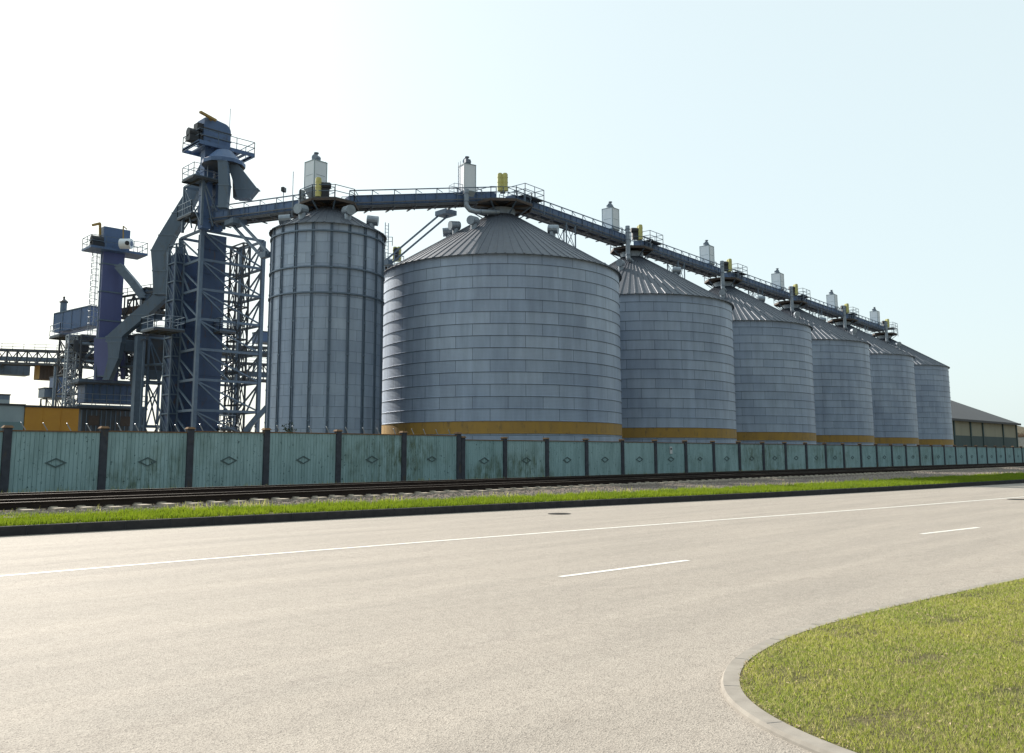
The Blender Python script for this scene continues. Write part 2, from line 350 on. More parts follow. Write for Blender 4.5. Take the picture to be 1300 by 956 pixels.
# ------------------------------------------------------------------ grass
def blades(name, pts, hmin, hmax, wd, mat, label, lean=.5):
    rng = np.random.default_rng(3); n = len(pts); P = np.asarray(pts, float)
    ang = rng.uniform(0, 2*PI, n); h = rng.uniform(hmin, hmax, n); wd_ = wd*rng.uniform(.7, 1.4, n)*P[:, 3]
    la = rng.uniform(0, 2*PI, n); ll = h*rng.uniform(.1, lean, n)
    a = P[:, :3]-np.stack([np.cos(ang)*wd_/2, np.sin(ang)*wd_/2, 0*h+.01], -1)
    b = P[:, :3]+np.stack([np.cos(ang)*wd_/2, np.sin(ang)*wd_/2, 0*h-.01], -1)
    c = P[:, :3]+np.stack([np.cos(la)*ll, np.sin(la)*ll, h], -1)
    V = np.stack([a, b, c], 1).reshape(-1, 3)
    me = bpy.data.meshes.new(name); me.vertices.add(3*n); me.vertices.foreach_set('co', V.ravel())
    me.loops.add(3*n); me.loops.foreach_set('vertex_index', np.arange(3*n)); me.polygons.add(n)
    me.polygons.foreach_set('loop_start', np.arange(n)*3); me.polygons.foreach_set('loop_total', np.full(n, 3)); me.update(calc_edges=True)
    me.materials.append(M[mat]); o = bpy.data.objects.new(name, me); C.objects.link(o); tag(o, label, 'grass', kind='stuff'); return o
rng = np.random.default_rng(5); pts = []
for x0 in range(-2, 130):
    y0 = kerb_s(x0)+.16; area = gw(x0); dist = math.hypot(x0, 20)
    den = 1900 if dist < 30 else 1900*(30/dist)**1.5; wsc = 1 if dist < 30 else (dist/30)**.9
    n = int(area*den); xs = rng.uniform(x0, x0+1, n); t = rng.uniform(-.02, 1.0, n)
    # ragged upper edge and thin patches
    lim = .90+.12*np.sin(xs*1.9)*np.sin(xs*.53+1)+.06*np.sin(xs*5.3)
    keep = t < lim; xs = xs[keep]; t = t[keep]
    clump = np.sin(xs*4.1+t*9)+np.sin(xs*9.7-t*14)+rng.normal(0, .9, len(xs)); k2 = clump > -1.2; xs = xs[k2]; t = t[k2]
    for x, tt in zip(xs, t): pts.append((x, y0+area*tt, .17+.13*max(0, tt), wsc))
blades('verge_grass', pts, .05, .17, .018, 'grass1', 'bright green grass strip between the kerb and the railway track')
# island
IO = [(700, -62), (60, -1.0), (30, 1.9), (20, 2.95), (13.39, 3.70), (11.2, 3.95), (9.47, 4.12), (8.14, 4.17), (7.29, 4.12), (6.59, 3.99), (6.16, 3.86), (5.73, 3.65), (5.35, 3.38), (5.03, 3.0), (4.78, 2.5), (4.62, 1.9), (4.55, 1.0), (4.55, -2), (4.6, -20)]
def smooth(pts, it=2):
    for _ in range(it):
        q = [pts[0]]
        for a, b in zip(pts[:-1], pts[1:]):
            q.append((a[0]*.75+b[0]*.25, a[1]*.75+b[1]*.25)); q.append((a[0]*.25+b[0]*.75, a[1]*.25+b[1]*.75))
        q.append(pts[-1]); pts = q
    return pts
IOs = smooth(IO, 2)
kerb_strip('traffic_island_kerb', IOs, .145, .035, 'kerb2', left=True)
def inner(off):
    out = []
    for i, p in enumerate(IOs):
        a = Vector(IOs[max(0, i-1)]); b = Vector(IOs[min(len(IOs)-1, i+1)]); d = (b-a).normalized(); out.append((p[0]-d.y*off, p[1]+d.x*off))
    return out
inn = inner(.14)
mb = MB(); n = len(inn); mb.add([(x, y, .03) for x, y in inn]+[(5, -90, .03), (700, -90, .03)], [tuple(range(n+2))]); o = mb.build('lawn', 'turf'); o['kind'] = 'structure'
jm = MB()
acc = 0
for a, b in zip(IOs[:-1], IOs[1:]):
    L = math.hypot(b[0]-a[0], b[1]-a[1]); 
    if a[0] > 40 or a[1] < -3: continue
    k = 0
    while acc <= L and L < 30:
        t = acc/L; p = Vector((a[0]+(b[0]-a[0])*t, a[1]+(b[1]-a[1])*t)); d = Vector((b[0]-a[0], b[1]-a[1])).normalized(); nn = Vector((-d.y, d.x))
        c = p+nn*.085; c = p+nn*.085; jm.box((c.x, c.y, .0178), (.006, .105, .0362), math.atan2(d.y, d.x)); acc += .9
    acc -= L
o = jm.build('island_kerb_joints', 'dark'); o['kind'] = 'structure'
in2 = np.array(inner(.155))
def inside(px, py):
    c = np.zeros(len(px), bool); poly = np.vstack([in2, [[5, -90], [700, -90]]]); j = len(poly)-1
    for i in range(len(poly)):
        xi, yi = poly[i]; xj, yj = poly[j]
        cond = ((yi > py) != (yj > py)) & (px < (xj-xi)*(py-yi)/(yj-yi+1e-12)+xi); c ^= cond; j = i
    return c
pts = []
for x0 in np.arange(4.5, 34, .5):
    for y0 in np.arange(-3, 4.5, .5):
        # only what lies ahead of the camera (and a little to each side)
        v = Vector((x0, y0, 0)); dep = v.x*Fv.x+v.y*Fv.y; lat = v.x*Rv.x+v.y*Rv.y
        if dep < 2.5 or lat/dep > .95: continue
        dist = max(5, dep); den = 9000*min(1, (6.5/dist))**1.3; n = int(.25*den)
        xs = rng.uniform(x0, x0+.5, n); ys = rng.uniform(y0, y0+.5, n)
        cl = np.sin(xs*3.1+1.3*ys)*np.sin(ys*4.3-xs)+.6*np.sin(xs*11+ys*7)*np.sin(ys*13-xs*5)+rng.normal(0, .6, n)
        cl = cl-1.1*(np.sin(xs*1.1+ys*2.3)*np.sin(ys*1.9-xs*.6+1) > 1.5); k = inside(xs, ys) & (cl > -.75); 
        for x, y in zip(xs[k], ys[k]): pts.append((x, y, .03, (dist/6.5)**.8))
blades('lawn_grass', pts, .006, .042, .006, 'grass2', 'short patchy yellow green lawn inside the curved kerb at the lower right', lean=1.3)
# dry leaf litter / clover flecks along the island kerb
mbx = MB()
for i in range(900):
    k = random.randrange(20, len(inn)-10); a = Vector(inn[k]); b = Vector(inn[k+1]); p = a.lerp(b, random.random()); d = (b-a).normalized()
    q = p+Vector((-d.y, d.x))*abs(random.gauss(0, .05)); s_ = random.uniform(.006, .016)
    mbx.add([(q.x+random.uniform(-s_, s_), q.y+random.uniform(-s_, s_), .04+random.uniform(0, .012)) for _ in range(3)], [(0, 1, 2)])
for i in range(2600):
    x = random.uniform(5.5, 16); y = random.uniform(0, 4.2)
    if not inside(np.array([x]), np.array([y]))[0]: continue
    s_ = random.uniform(.006, .02); z = random.uniform(.035, .06); a = random.uniform(0, PI)
    mbx.add([(x-math.cos(a)*s_, y-math.sin(a)*s_, z), (x+math.cos(a)*s_, y+math.sin(a)*s_, z+.004), (x+random.uniform(-.01, .01), y+random.uniform(-.01, .01), z+.01)], [(0, 1, 2)])
tag(mbx.build('leaf_litter', 'straw'), 'straw coloured crumbs of dead grass scattered over the lawn and along its kerb', 'leaf litter', kind='stuff')
# ------------------------------------------------------------------ road markings and covers
def stripe(name, pts, wd_):
    rws = [[], []]
    for i, p in enumerate(pts):
        a = Vector(pts[max(0, i-1)]); b = Vector(pts[min(len(pts)-1, i+1)]); d = (b-a).normalized(); n_ = Vector((-d.y, d.x))*wd_/2
        rws[0].append((p[0]-n_.x, p[1]-n_.y, .004)); rws[1].append((p[0]+n_.x, p[1]+n_.y, .004))
    o = sheet(name, rws, 'paint'); return o
LN = [(-30, 16.2), (-8, 14.6), (0, 14.12), (3.7, 13.95), (6.75, 13.8), (8.6, 13.62), (12.1, 13.3), (15, 12.98), (18, 12.62), (21.3, 12.2), (27.3, 11.45), (33.8, 10.8), (50, 9.2), (90, 6.5)]
stripe('lane_line', smooth(LN, 2), .12)
stripe('lane_dash', [(9.09, 8.24), (11.89, 8.05)], .11)
stripe('lane_dash', [(19.14, 7.15), (21.7, 6.84)], .11)
for k, (x, y) in enumerate(((33.5, 5.2), (45.5, 3.6))): stripe('lane_dash', [(x, y), (x+2.8, y-.35)], .11)
for (x, y, rr, lb) in ((18.75, 17.0, .33, 'round dark iron manhole cover in the far lane beside the kerb'), (35.9, 9.9, .36, 'dark iron cover in the road at the far right beyond the lane line')):
    r = empty('manhole_cover', (x, y, 0), lb, 'manhole cover')
    MB().lathe([(rr, 0.002), (rr, .012), (rr-.05, .012), (rr-.05, .004)], 28, (x, y, 0)).build('rim', 'iron', r)
    mb = MB().lathe([(.001, .009), (rr-.06, .009), (rr-.06, .003)], 24, (x, y, 0))
    for a in range(-3, 4): mb.box((x, y+a*rr*.22, .011), (rr*1.2, .03, .008))
    mb.build('lid', 'iron', r)
# ------------------------------------------------------------------ railway
def track(Y, label, group, nsl, x0=-10):
    r = empty('railway_track', (x0, Y, .43), label, 'railway track', group)
    L = 460
    for dy in (-.76, .76):
        y = Y+dy
        prof = [(-.075, 0), (-.075, .012), (-.012, .03), (-.012, .125), (-.036, .14), (-.036, .17), (.036, .17), (.036, .14), (.012, .125), (.012, .03), (.075, .012), (.075, 0)]
        mb = MB().loft([(x0, y+a, .43+b) for a, b in prof], [(x0+L, y+a, .43+b) for a, b in prof]); rl = mb.build('rail', 'rail', r)
        MB().box((x0+L/2, y, .6015), (L, .056, .004)).build('rail_head', 'railtop', rl)
    base = MB().loft([(-.15, -1.35, -.12), (.15, -1.35, -.12), (.13, -1.35, .02), (-.13, -1.35, .02)], [(-.15, 1.35, -.12), (.15, 1.35, -.12), (.13, 1.35, .02), (-.13, 1.35, .02)])
    base.box((0, -.76, .03), (.16, .3, .03)); base.box((0, .76, .03), (.16, .3, .03))
    s0 = base.build('sleeper', 'sleeper', r, local=True); s0.location = (.3+8.0, 0, -.015)
    rest = MB()
    for i in range(1, nsl):
        x = .3+8.0+i*.68
        dx, dy, ry = random.uniform(-.03, .03), random.uniform(-.05, .05), random.uniform(-.02, .02)
        if i < 100:
            c = s0.copy(); C.objects.link(c); c.parent = r; c.location = (x+dx, dy, -.015+random.uniform(-.01, .015)); c.rotation_euler = (0, 0, ry)
        else:
            rest.box((x0+x+dx, Y+dy, .38), (.23, 2.7, .14))
    if nsl > 100: rest.build('distant_sleepers', 'sleeper', r)['kind'] = 'stuff'
    return r
TY = 25.75
tA = track(TY, 'nearer railway track with rusty rails on concrete sleepers, beside the grass strip', 'railway tracks between fence and road', 270)
tB = track(TY+4.6, 'farther railway track, running along the foot of the turquoise fence', 'railway tracks between fence and road', 90)
for t_, o_ in ((tA, .76), (tB, 5.36)): t_.rotation_euler = (0, 0, math.atan(.036)); t_.location = (-10, ty(-10)+o_, .43)
# ballast stones
rng2 = random.Random(4); mb = MB()
oct_f = [(0, 2, 4), (2, 1, 4), (1, 3, 4), (3, 0, 4), (2, 0, 5), (1, 2, 5), (3, 1, 5), (0, 3, 5)]
for i in range(15000):
    x = 3+95*rng2.random()**1.6; ya = kerb_s(x)+.16+gw(x); y = rng2.uniform(ya-.15, ty(x)-.1) if rng2.random() < .85 else rng2.uniform(ty(x)-.1, ty(x)+.6)
    z = .37 if y > ty(x)-.7 else .30+(.07*max(0, (y-ty(x)+1.1))/.4); s_ = rng2.uniform(.02, .05)*(1+x/120); j = lambda: rng2.uniform(.7, 1.3)*s_
    mb.add([(x+j(), y, z), (x-j(), y, z+.01), (x, y+j(), z), (x, y-j(), z+.01), (x+.2*s_, y, z+j()*.9), (x, y, z-s_)], oct_f)
tag(mb.build('ballast_stones', 'stone'), 'loose grey brown ballast stones between the sleeper ends and the grass', 'ballast stones', kind='stuff')
wp = []
for i in range(5200):
    x = 4+110*rng.random()**1.5; ya = kerb_s(x)+.16+gw(x)
    y = ya+abs(rng.normal(0, .35)) if rng.random() < .7 else 37.6-abs(rng.normal(0, .25))
    if np.sin(x*1.3)+np.sin(x*3.1+2)+rng.normal(0, .5) < .3: continue
    wp.append((x, y, .30, 1+x/60))
blades('track_weeds', wp, .06, .24, .02, 'grass2', 'scattered pale weeds on the ballast edge and along the fence foot')
# ------------------------------------------------------------------ fence
FY = 37.95
PX = [-128, 7, 130, 240, 337, 428.5, 511.7, 581.3]
def fx(px): return on_y(px, 580, FY).x
tall = [fx(p) for p in PX]; low0 = tall[-1]
low = [9.8467+i*3.854 for i in range(7, 52)]
low[0] = (low0+low[1])/2
def panel_mesh(wd_, h, motif=True, seed=0):
    mb = MB(); n = max(3, round(wd_/.165)); sw = wd_/n; ys = 0
    pf = []
    for i in range(n): pf += [(-wd_/2+i*sw+.012, 0), (-wd_/2+(i+1)*sw-.012, 0), (-wd_/2+(i+1)*sw, .022)]
    pf = [(-wd_/2, .022)]+pf[:-1]+[(wd_/2, .022), (wd_/2, .10), (-wd_/2, .10)]
    mb.prism([(a, b) for a, b in pf], 0, h); return mb
def fence_section(name, xs, top, base, label, tallsec):
    r = empty(name, (xs[0], FY, GZ), label, 'fence', 'sections of the turquoise fence')
    for i, x in enumerate(xs):
        if not tallsec and i == 0: pass
        tz = top(x)
        if not (tallsec and i == len(xs)-1 and False):
            p = MB().box((x, FY, (base+tz+.10)/2), (.30, .26, tz+.10-base)).build('post', 'conc', r, bevel=.012)
            cp = MB(); zc = tz+.10
            cp.loft([(x-.2, FY-.18, zc), (x+.2, FY-.18, zc), (x+.2, FY+.18, zc), (x-.2, FY+.18, zc)], [(x-.13, FY-.11, zc+.09), (x+.13, FY-.11, zc+.09), (x+.13, FY+.11, zc+.09), (x-.13, FY+.11, zc+.09)]); cp.build('post_cap', 'rustcap', p)
    for i, (a, b) in enumerate(zip(xs[:-1], xs[1:])):
        wd_ = b-a-.30; xc = (a+b)/2; tz = (top(a)+top(b))/2-.05+random.uniform(-.012, .012)
        pm = panel_mesh(wd_, tz-base-.0).build('panel', 'fence', r, local=True); pm.location = (xc-xs[0], -.05+random.uniform(-.01, .01), base-GZ)
        # raised rhombus, part of the cast panel
        q = MB(); hx, hz, t = .42, .20, .05; cz = (tz-base)*.50
        if i % 7 == 6: hx, hz = .36, .17
        o_ = [(-hx, 0), (0, hz), (hx, 0), (0, -hz)]; in_ = [(-hx+.12, 0), (0, hz-.055), (hx-.12, 0), (0, -hz+.055)]
        vs = [(a_, -.03, cz+b_) for a_, b_ in o_]+[(a_, -.03, cz+b_) for a_, b_ in in_]+[(a_, .015, cz+b_) for a_, b_ in o_]+[(a_, .015, cz+b_) for a_, b_ in in_]
        fs = []
        for k in range(4):
            l = (k+1) % 4; fs += [(k, l, 4+l, 4+k), (k, 8+k, 8+l, l), (4+k, 4+l, 12+l, 12+k), (8+k, 12+k, 12+l, 8+l)]
        q.add(vs, fs); q.build('diamond_motif', 'motif', pm, local=True)
        MB().box((xc, FY+.0, tz+.028), (wd_, .17, .05)).build('coping', 'rustcap', r)
        if tallsec:
            for k in range(4):
                x = a+.15+wd_*(k+.5)/4+random.uniform(-.08, .08)
                MB().bar((x+.05, FY, tz+.05), (x-.14, FY-.03, tz+.36), .03).build('wire_bracket', 'galv', r)
    return r
topT = lambda x: 2.70+.012*(x-10) if x < 20 else 2.82
fence_section('panel_fence', tall, topT, .2, 'taller turquoise panel fence at the left with slanted wire brackets on top', True)
topL = lambda x: 2.60
fence_section('panel_fence', [low0+.32]+low, topL, .2, 'long lower run of turquoise panel fence receding to the right past the silos', False)
x = fx(851); r = empty('notice_plate', (x, FY-.08, 2.0), 'small white notice plate on a fence panel below the second big silo', 'sign')
MB().box((x, FY-.08, 2.03), (.32, .02, .52)).build('plate', 'signw', r, bevel=.004)
MB().box((x, FY-.094, 2.12), (.2, .006, .12)).build('symbol', 'dark', r)
# ------------------------------------------------------------------ big silos
RS, EZ, BT, BB = 11.155, 18.40, 4.44, 3.43
SC = [Vector((56.70+23.467*i, 58.567+2.26*i, GZ)) for i in range(6)]
def uv_cyl(o, R):
    me = o.data; uvl = me.uv_layers.new(name='UVMap')
    for p in me.polygons:
        cx = math.atan2(sum(me.vertices[v].co.y for v in p.vertices), sum(me.vertices[v].co.x for v in p.vertices))
        for li in p.loop_indices:
            co = me.vertices[me.loops[li].vertex_index].co; t = math.atan2(co.y, co.x)
            while t-cx > PI: t -= 2*PI
            while t-cx < -PI: t += 2*PI
            uvl.data[li].uv = (t*R+100, co.z)
def course_profile(R, z0, z1, ch, lip=.05):
    pr = []; k = round((z1-z0)/ch); h = (z1-z0)/k
    for i in range(k):
        a = z0+i*h; pr += [(R+lip, a+.002), (R+lip, a+.05), (R, a+.07), (R, a+h-.002)]
    return pr
def roof_mesh(R, z0, rise, r_in, n, rib_h):
    """ribbed cone with raised ribs between flat trays; eave overhang"""
    mb = MB(); sl = rise/R; ro = R+.28
    prof = []
    for i in range(n):
        a = 2*PI*i/n; d = 2*PI/n
        prof += [(a, 0), (a+d*.80, 0), (a+d*.82, rib_h), (a+d*.98, rib_h)]
    K = len(prof); vs = []
    for rr in (r_in, ro):
        z = z0+(R-rr)*sl
        for a, h in prof: 
            hh = h*(1 if rr > 3 else .6); vs.append((rr*math.cos(a), rr*math.sin(a), z+hh))
    for a, h in prof: vs.append((ro*math.cos(a), ro*math.sin(a), z0+(R-ro)*sl-.03))
    fs = [(i, (i+1) % K, K+(i+1) % K, K+i) for i in range(K)]+[(K+i, K+(i+1) % K, 2*K+(i+1) % K, 2*K+i) for i in range(K)]
    return mb.add(vs, fs)
def roof_vent(parent, R, rise, z0, rr, a):
    c = Vector((rr*math.cos(a), rr*math.sin(a), z0+(R-rr)*rise/R))
    v = MB(); v.tube(c-Vector((0, 0, .2)), c+Vector((0, 0, .55)), .30, 12)
    o = Vector((math.cos(a), math.sin(a), 0)); v.tube(c+Vector((0, 0, .72))-o*.35, c+Vector((0, 0, .62))+o*.60, .42, 14)
    v.build('roof_vent', 'galv', parent, local=True, smooth=False)
def silo_label(i):
    return ['widest and nearest galvanised grain silo with a yellow ring, right of the tall narrow silo',
            'second big galvanised silo of the row, partly hidden behind the nearest big one',
            'third big galvanised silo of the row, seen between the second and the fourth',
            'fourth big galvanised silo of the row, counted from the nearest big one',
            'fifth big galvanised silo of the row, next to the last at the far end',
            'last and smallest looking galvanised silo at the far end of the row beside the barn'][i]
GS = 'big grain silos with yellow rings'
s0 = empty('grain_silo', SC[0], silo_label(0), 'silo', GS)
L0 = -GZ
wl = MB().lathe(course_profile(RS, BT+L0, EZ+L0, .997), 144); wl = wl.build('wall', 'silo', s0, local=True); uv_cyl(wl, RS)
me = wl.data
for u in me.uv_layers[0].data: u.uv = (u.uv[0], u.uv[1]-(BT+L0)+.997*5+.0)
bd = MB().lathe(course_profile(RS+.01, BB+L0, BT+L0, 1.01), 144).build('yellow_ring', 'yellow', s0, local=True)
lw = MB().lathe(course_profile(RS, 0, BB+L0, 1.05), 144).build('base_wall', 'silo', s0, local=True); uv_cyl(lw, RS)
RISE = 6.95
roof_mesh(RS, EZ+L0, RISE, 1.2, 90, .06).build('roof', 'roof', s0, local=True)
MB().lathe([(RS+.02, EZ+L0-.14), (RS+.10, EZ+L0-.14), (RS+.10, EZ+L0-.07), (RS+.02, EZ+L0-.07)], 144).build('eave_ring', 'ring', s0, local=True)
MB().lathe([(1.35, EZ+L0+RISE-1.0), (1.35, EZ+L0+RISE-.2), (.2, EZ+L0+RISE-.1)], 32).build('roof_collar', 'galv', s0, local=True)
for a in (8, 52, 98, 140, 168, 196, 300): roof_vent(s0, RS, RISE, EZ+L0, 5.0, rad(a))
mb = MB()      # caged ladder on the side away from the road
a = rad(215-180)
for i in range(5, len(SC)*0+19): pass
# roof ladder rails
for da in (-.02, .02):
    mb.bar((RS*math.cos(a+da), RS*math.sin(a+da), EZ+L0+.25), (2*math.cos(a+da*5), 2*math.sin(a+da*5), EZ+L0+(RS-2)/RS*RISE+.25), .05)
for k in range(26):
    t = k/26; rr = RS-(RS-2)*t; z = EZ+L0+(RS-rr)/RS*RISE+.25; w_ = .02*(1-t)+.1*t; mb.bar((rr*math.cos(a-w_), rr*math.sin(a-w_), z), (rr*math.cos(a+w_), rr*math.sin(a+w_), z), .03)
mb.build('roof_ladder', 'galv', s0, local=True)
silos = [s0]
for i in range(1, 6): silos.append(copy_tree(s0, SC[i], rad(7*i), silo_label(i)))
# ------------------------------------------------------------------ tall silo
TSD = 74.; TS = at(416, 350, TSD); TS = Vector((TS.x, TS.y, GZ)); RT, ET = 4.66, 20.45; CZT = 22.95
r = empty('tall_silo', TS, 'tall narrow galvanised silo with vertical stiffeners, left of the widest silo', 'silo'); tsr = r
t_ = MB().lathe(course_profile(RT, 0, ET-GZ, .86, .012), 80).build('wall', 'silo_tall', r, local=True); uv_cyl(t_, RT)
for k in range(20):
    a = 2*PI*(k+.35)/20; ca, sa = math.cos(a), math.sin(a); mb = MB()
    for s_ in (-.085, .085):
        mb.box(((RT+.05)*ca-s_*sa, (RT+.05)*sa+s_*ca, (ET-GZ)/2), (.11, .05, ET-GZ-.02), a)
    mb.box(((RT+.022)*ca, (RT+.022)*sa, (ET-GZ)/2), (.02, .12, ET-GZ-.05), a)
    for z in np.arange(1.5, 19.8, 2.64): mb.box(((RT+.07)*ca, (RT+.07)*sa, z), (.12, .26, .12), a)
    mb.build('stiffener', 'stiff', r, local=True)
for z in (19.65, 16.7, 14.6):
    MB().lathe([(RT+.02, z-GZ-.06), (RT+.17, z-GZ-.06), (RT+.17, z-GZ+.05), (RT+.02, z-GZ+.05)], 80).build('wind_ring', 'stiff', r, local=True)
RT_R = 2.8
roof_mesh(RT, ET-GZ, RT_R, .8, 40, .05).build('roof', 'roof', r, local=True)
for a in (200, 262, 318, 20, 80, 140): roof_vent(r, RT, RT_R, ET-GZ, 3.6, rad(a))
# ------------------------------------------------------------------ roof-top decks
CZ = 26.1     # bottom of the conveyor channel
def deck(name, c, z, R, label, parts_rot=0, ext=None, rail_gap=()):
    r = empty(name, (c.x, c.y, z), label, 'platform', 'service platforms over the silo tops')
    n = 8; oc = [(c.x+R*math.cos(rad(22.5+45*k)+parts_rot), c.y+R*math.sin(rad(22.5+45*k)+parts_rot)) for k in range(n)]
    MB().prism(oc, z, z+.10).build('deck_plate', 'steel_d', r)
    mb = MB()
    for k in range(n): mb.bar((*oc[k], z-.10), (*oc[(k+1) % n], z-.10), .10, .2)
    for k in range(4): mb.bar((oc[k][0], oc[k][1], z-.09), (oc[k+4][0], oc[k+4][1], z-.09), .12, .17)
    mb.build('frame_beams', 'rusty', r)
    for k in range(n):
        p = Vector((*oc[k], z-.15)); q = Vector((c.x+(oc[k][0]-c.x)*.45, c.y+(oc[k][1]-c.y)*.45, z-1.25)); MB().bar(p, q, .1).build('strut', 'steel', r)
    mb = MB(); mb.rail([(*p, z+.1) for p in oc], 1.05, 1.4, .05, True, 2); mb.build('railing', 'steel', r)
    return r
ROW = (SC[1]-SC[0]).normalized(); PRP = Vector((-ROW.y, ROW.x, 0))
D0 = ['platform around the top of the tall narrow silo', 'dark octagonal platform at the peak of the widest silo', 'platform at the peak of the second big silo', 'platform at the peak of the third big silo', 'platform at the peak of the fourth big silo', 'platform at the peak of the fifth big silo', 'end platform at the peak of the last silo']
deck('service_platform', TS, 23.05, 2.5, D0[0])
for i in range(6): deck('service_platform', SC[i], 25.45, 3.1 if i == 0 else 2.5, D0[i+1], math.atan2(ROW.y, ROW.x))
# short landing with railing beyond each drive
# ------------------------------------------------------------------ conveyors
def conveyor(A, B, label, sp=1.9, near=-1, z_rail=1.28):
    A = Vector(A); B = Vector(B); d = (B-A); L = d.length; d.normalize(); s = Vector((d.y, -d.x, 0)).normalized()
    r = empty('belt_conveyor', A, label, 'conveyor', 'conveyor galleries along the silo tops')
    up = Vector((0, 0, 1))
    def bx(mb, a, b, off, z0, w_, h): mb.bar(A+d*a+s*off+up*(z0+h/2), A+d*b+s*off+up*(z0+h/2), w_, h)
    mb = MB(); bx(mb, 0, L, 0, 0, .9, .78); n = int(L/1.05)
    bx(mb, 0, L, 0, .78, 1.04, .05); bx(mb, 0, L, 0, -.05, 1.04, .05)
    for i in range(n+1):
        p = A+d*(L*i/n)
        for q in (-.47, .47): mb.bar(p+s*q+up*.0, p+s*q+up*.78, .05, .05)
    mb.build('channel', 'blue', r)
    mb = MB(); bx(mb, 0, L, -.95, -.12, .75, .05); bx(mb, 0, L, -1.34, -.2, .05, .18); mb.build('walkway', 'dsteel', r)
    mb = MB(); n = max(2, int(L/sp)); e = A+s*.58
    for i in range(n+1):
        p = e+d*(L*i/n); mb.bar(p-up*.05, p+up*(z_rail-.07), .055)
        if i < n: mb.bar(p+up*(z_rail-.07), p+d*.6+up*(z_rail-.42), .045)
    mb.bar(e+up*(z_rail-.04), e+d*L+up*(z_rail-.04), .09, .09); mb.build('handrail', 'steel', r)
    m2 = MB(); e2 = A-s*1.34; m2.bar(e2+up*(z_rail-.1), e2+d*L+up*(z_rail-.1), .05)
    for i in range(n+1): p = e2+d*(L*i/n); m2.bar(p-up*.1, p+up*(z_rail-.1), .045)
    m2.build('back_handrail', 'steel', r)
    # cable tray and conduit on the near side
    m3 = MB(); m3.bar(A+s*.62+up*.12, A+s*.62+d*L+up*.12, .07, .1); m3.bar(A+s*.6-up*.16, A+s*.6+d*L-up*.16, .05); m3.build('cable_tray', 'dsteel', r)
    mb = MB(); n = max(2, int(L/2.1)); 
    bx(mb, 0, L, .4, -.30, .12, .22); bx(mb, 0, L, -.4, -.30, .12, .22)
    for i in range(n+1):
        p = A+d*(L*(i+.02)/(n+.04)); mb.bar(p-s*1.4-up*.34, p+s*.75-up*.34, .11, .10); mb.bar(p+s*.55-up*.36, p+s*.2-up*.62, .08)
    mb.build('support_beams', 'dsteel', r)
    return r
twr = at(257, 277, 82)
A_t = Vector((twr.x, twr.y, 23.5)); T0 = Vector((TS.x, TS.y, CZT))
c0 = Vector((SC[0].x, SC[0].y, CZ))
conveyor(A_t, T0-(T0-A_t).normalized()*1.6, 'blue conveyor gallery climbing from the tall tower to the tall narrow silo')
conveyor(T0+(c0-T0).normalized()*1.6, c0-(c0-T0).normalized()*.9, 'blue conveyor gallery bridging the gap between the tall narrow silo and the widest silo')
CL = ['blue conveyor gallery from the widest silo to the second big silo', 'conveyor gallery from the second big silo to the third', 'conveyor gallery from the third big silo to the fourth', 'conveyor gallery from the fourth big silo to the fifth', 'conveyor gallery from the fifth big silo to the last one']
for i in range(5):
    a = Vector((SC[i].x, SC[i].y, CZ)); b = Vector((SC[i+1].x, SC[i+1].y, CZ)); conveyor(a+ROW*1.3, b-ROW*1.1, CL[i])
# trestle under each gallery just before the next silo
for i in range(5):
    p = SC[i]+ROW*10.2; rr = 10.0; zr = EZ+(RS-rr)/RS*RISE; 
    r = empty('roof_trestle', (p.x, p.y, zr), ['first', 'second', 'third', 'fourth', 'fifth'][i]+' small steel trestle under the conveyor, on the roof of the '+['widest', 'second', 'third', 'fourth', 'fifth'][i]+' big silo', 'trestle', 'trestles on the silo roofs')
    k = 0
    for sd in (-.6, .9):
        for al in (-.8, .8):
            q = p+PRP*(-sd)+ROW*al; zz = EZ+(RS-(q-SC[i]).xy.length)/RS*RISE
            MB().bar((q.x, q.y, zz), (q.x, q.y, CZ-.38), .1).build('leg', 'steel', r)
    mb = MB(); f = [p+PRP*(-sd)+ROW*al for sd, al in ((-.6, -.8), (.9, -.8), (.9, .8), (-.6, .8))]
    for a, b in zip(f, f[1:]+f[:1]):
        mb.bar((a.x, a.y, CZ-.5), (b.x, b.y, CZ-4.2 if False else CZ-3.0), .05); mb.bar((b.x, b.y, CZ-.5), (a.x, a.y, CZ-3.0), .05)
    mb.build('cross_bracing', 'steel', r)
# twin raking struts
def struts(p1, p2, off, label, mat='steel', t=.14):
    r = empty('raking_prop', p1, label, 'strut')
    for k in (0, 1): MB().bar(Vector(p1)+Vector(off)*k, Vector(p2)+Vector(off)*k, t).build('strut', mat, r)
    MB().box(Vector(p1)+Vector(off)*.5, (.5, .9, .5)).build('foot', mat, r)
    MB().box(Vector(p2)+Vector(off)*.5-Vector((0, 0, .0)), (1.4, 1.6, .45)).build('head_plate', mat, r)
struts(at(489, 331, 86), at(563, 268.5, 84.3), at(492, 331, 86)-at(486, 326, 86), 'pair of parallel raking struts rising from behind the tall silo to the conveyor')
struts(at(342, 322, 74.5), at(304, 281, 79), (.0, 1.4, .0), 'pair of raking struts from the left side of the tall silo up to the conveyor', t=.2)
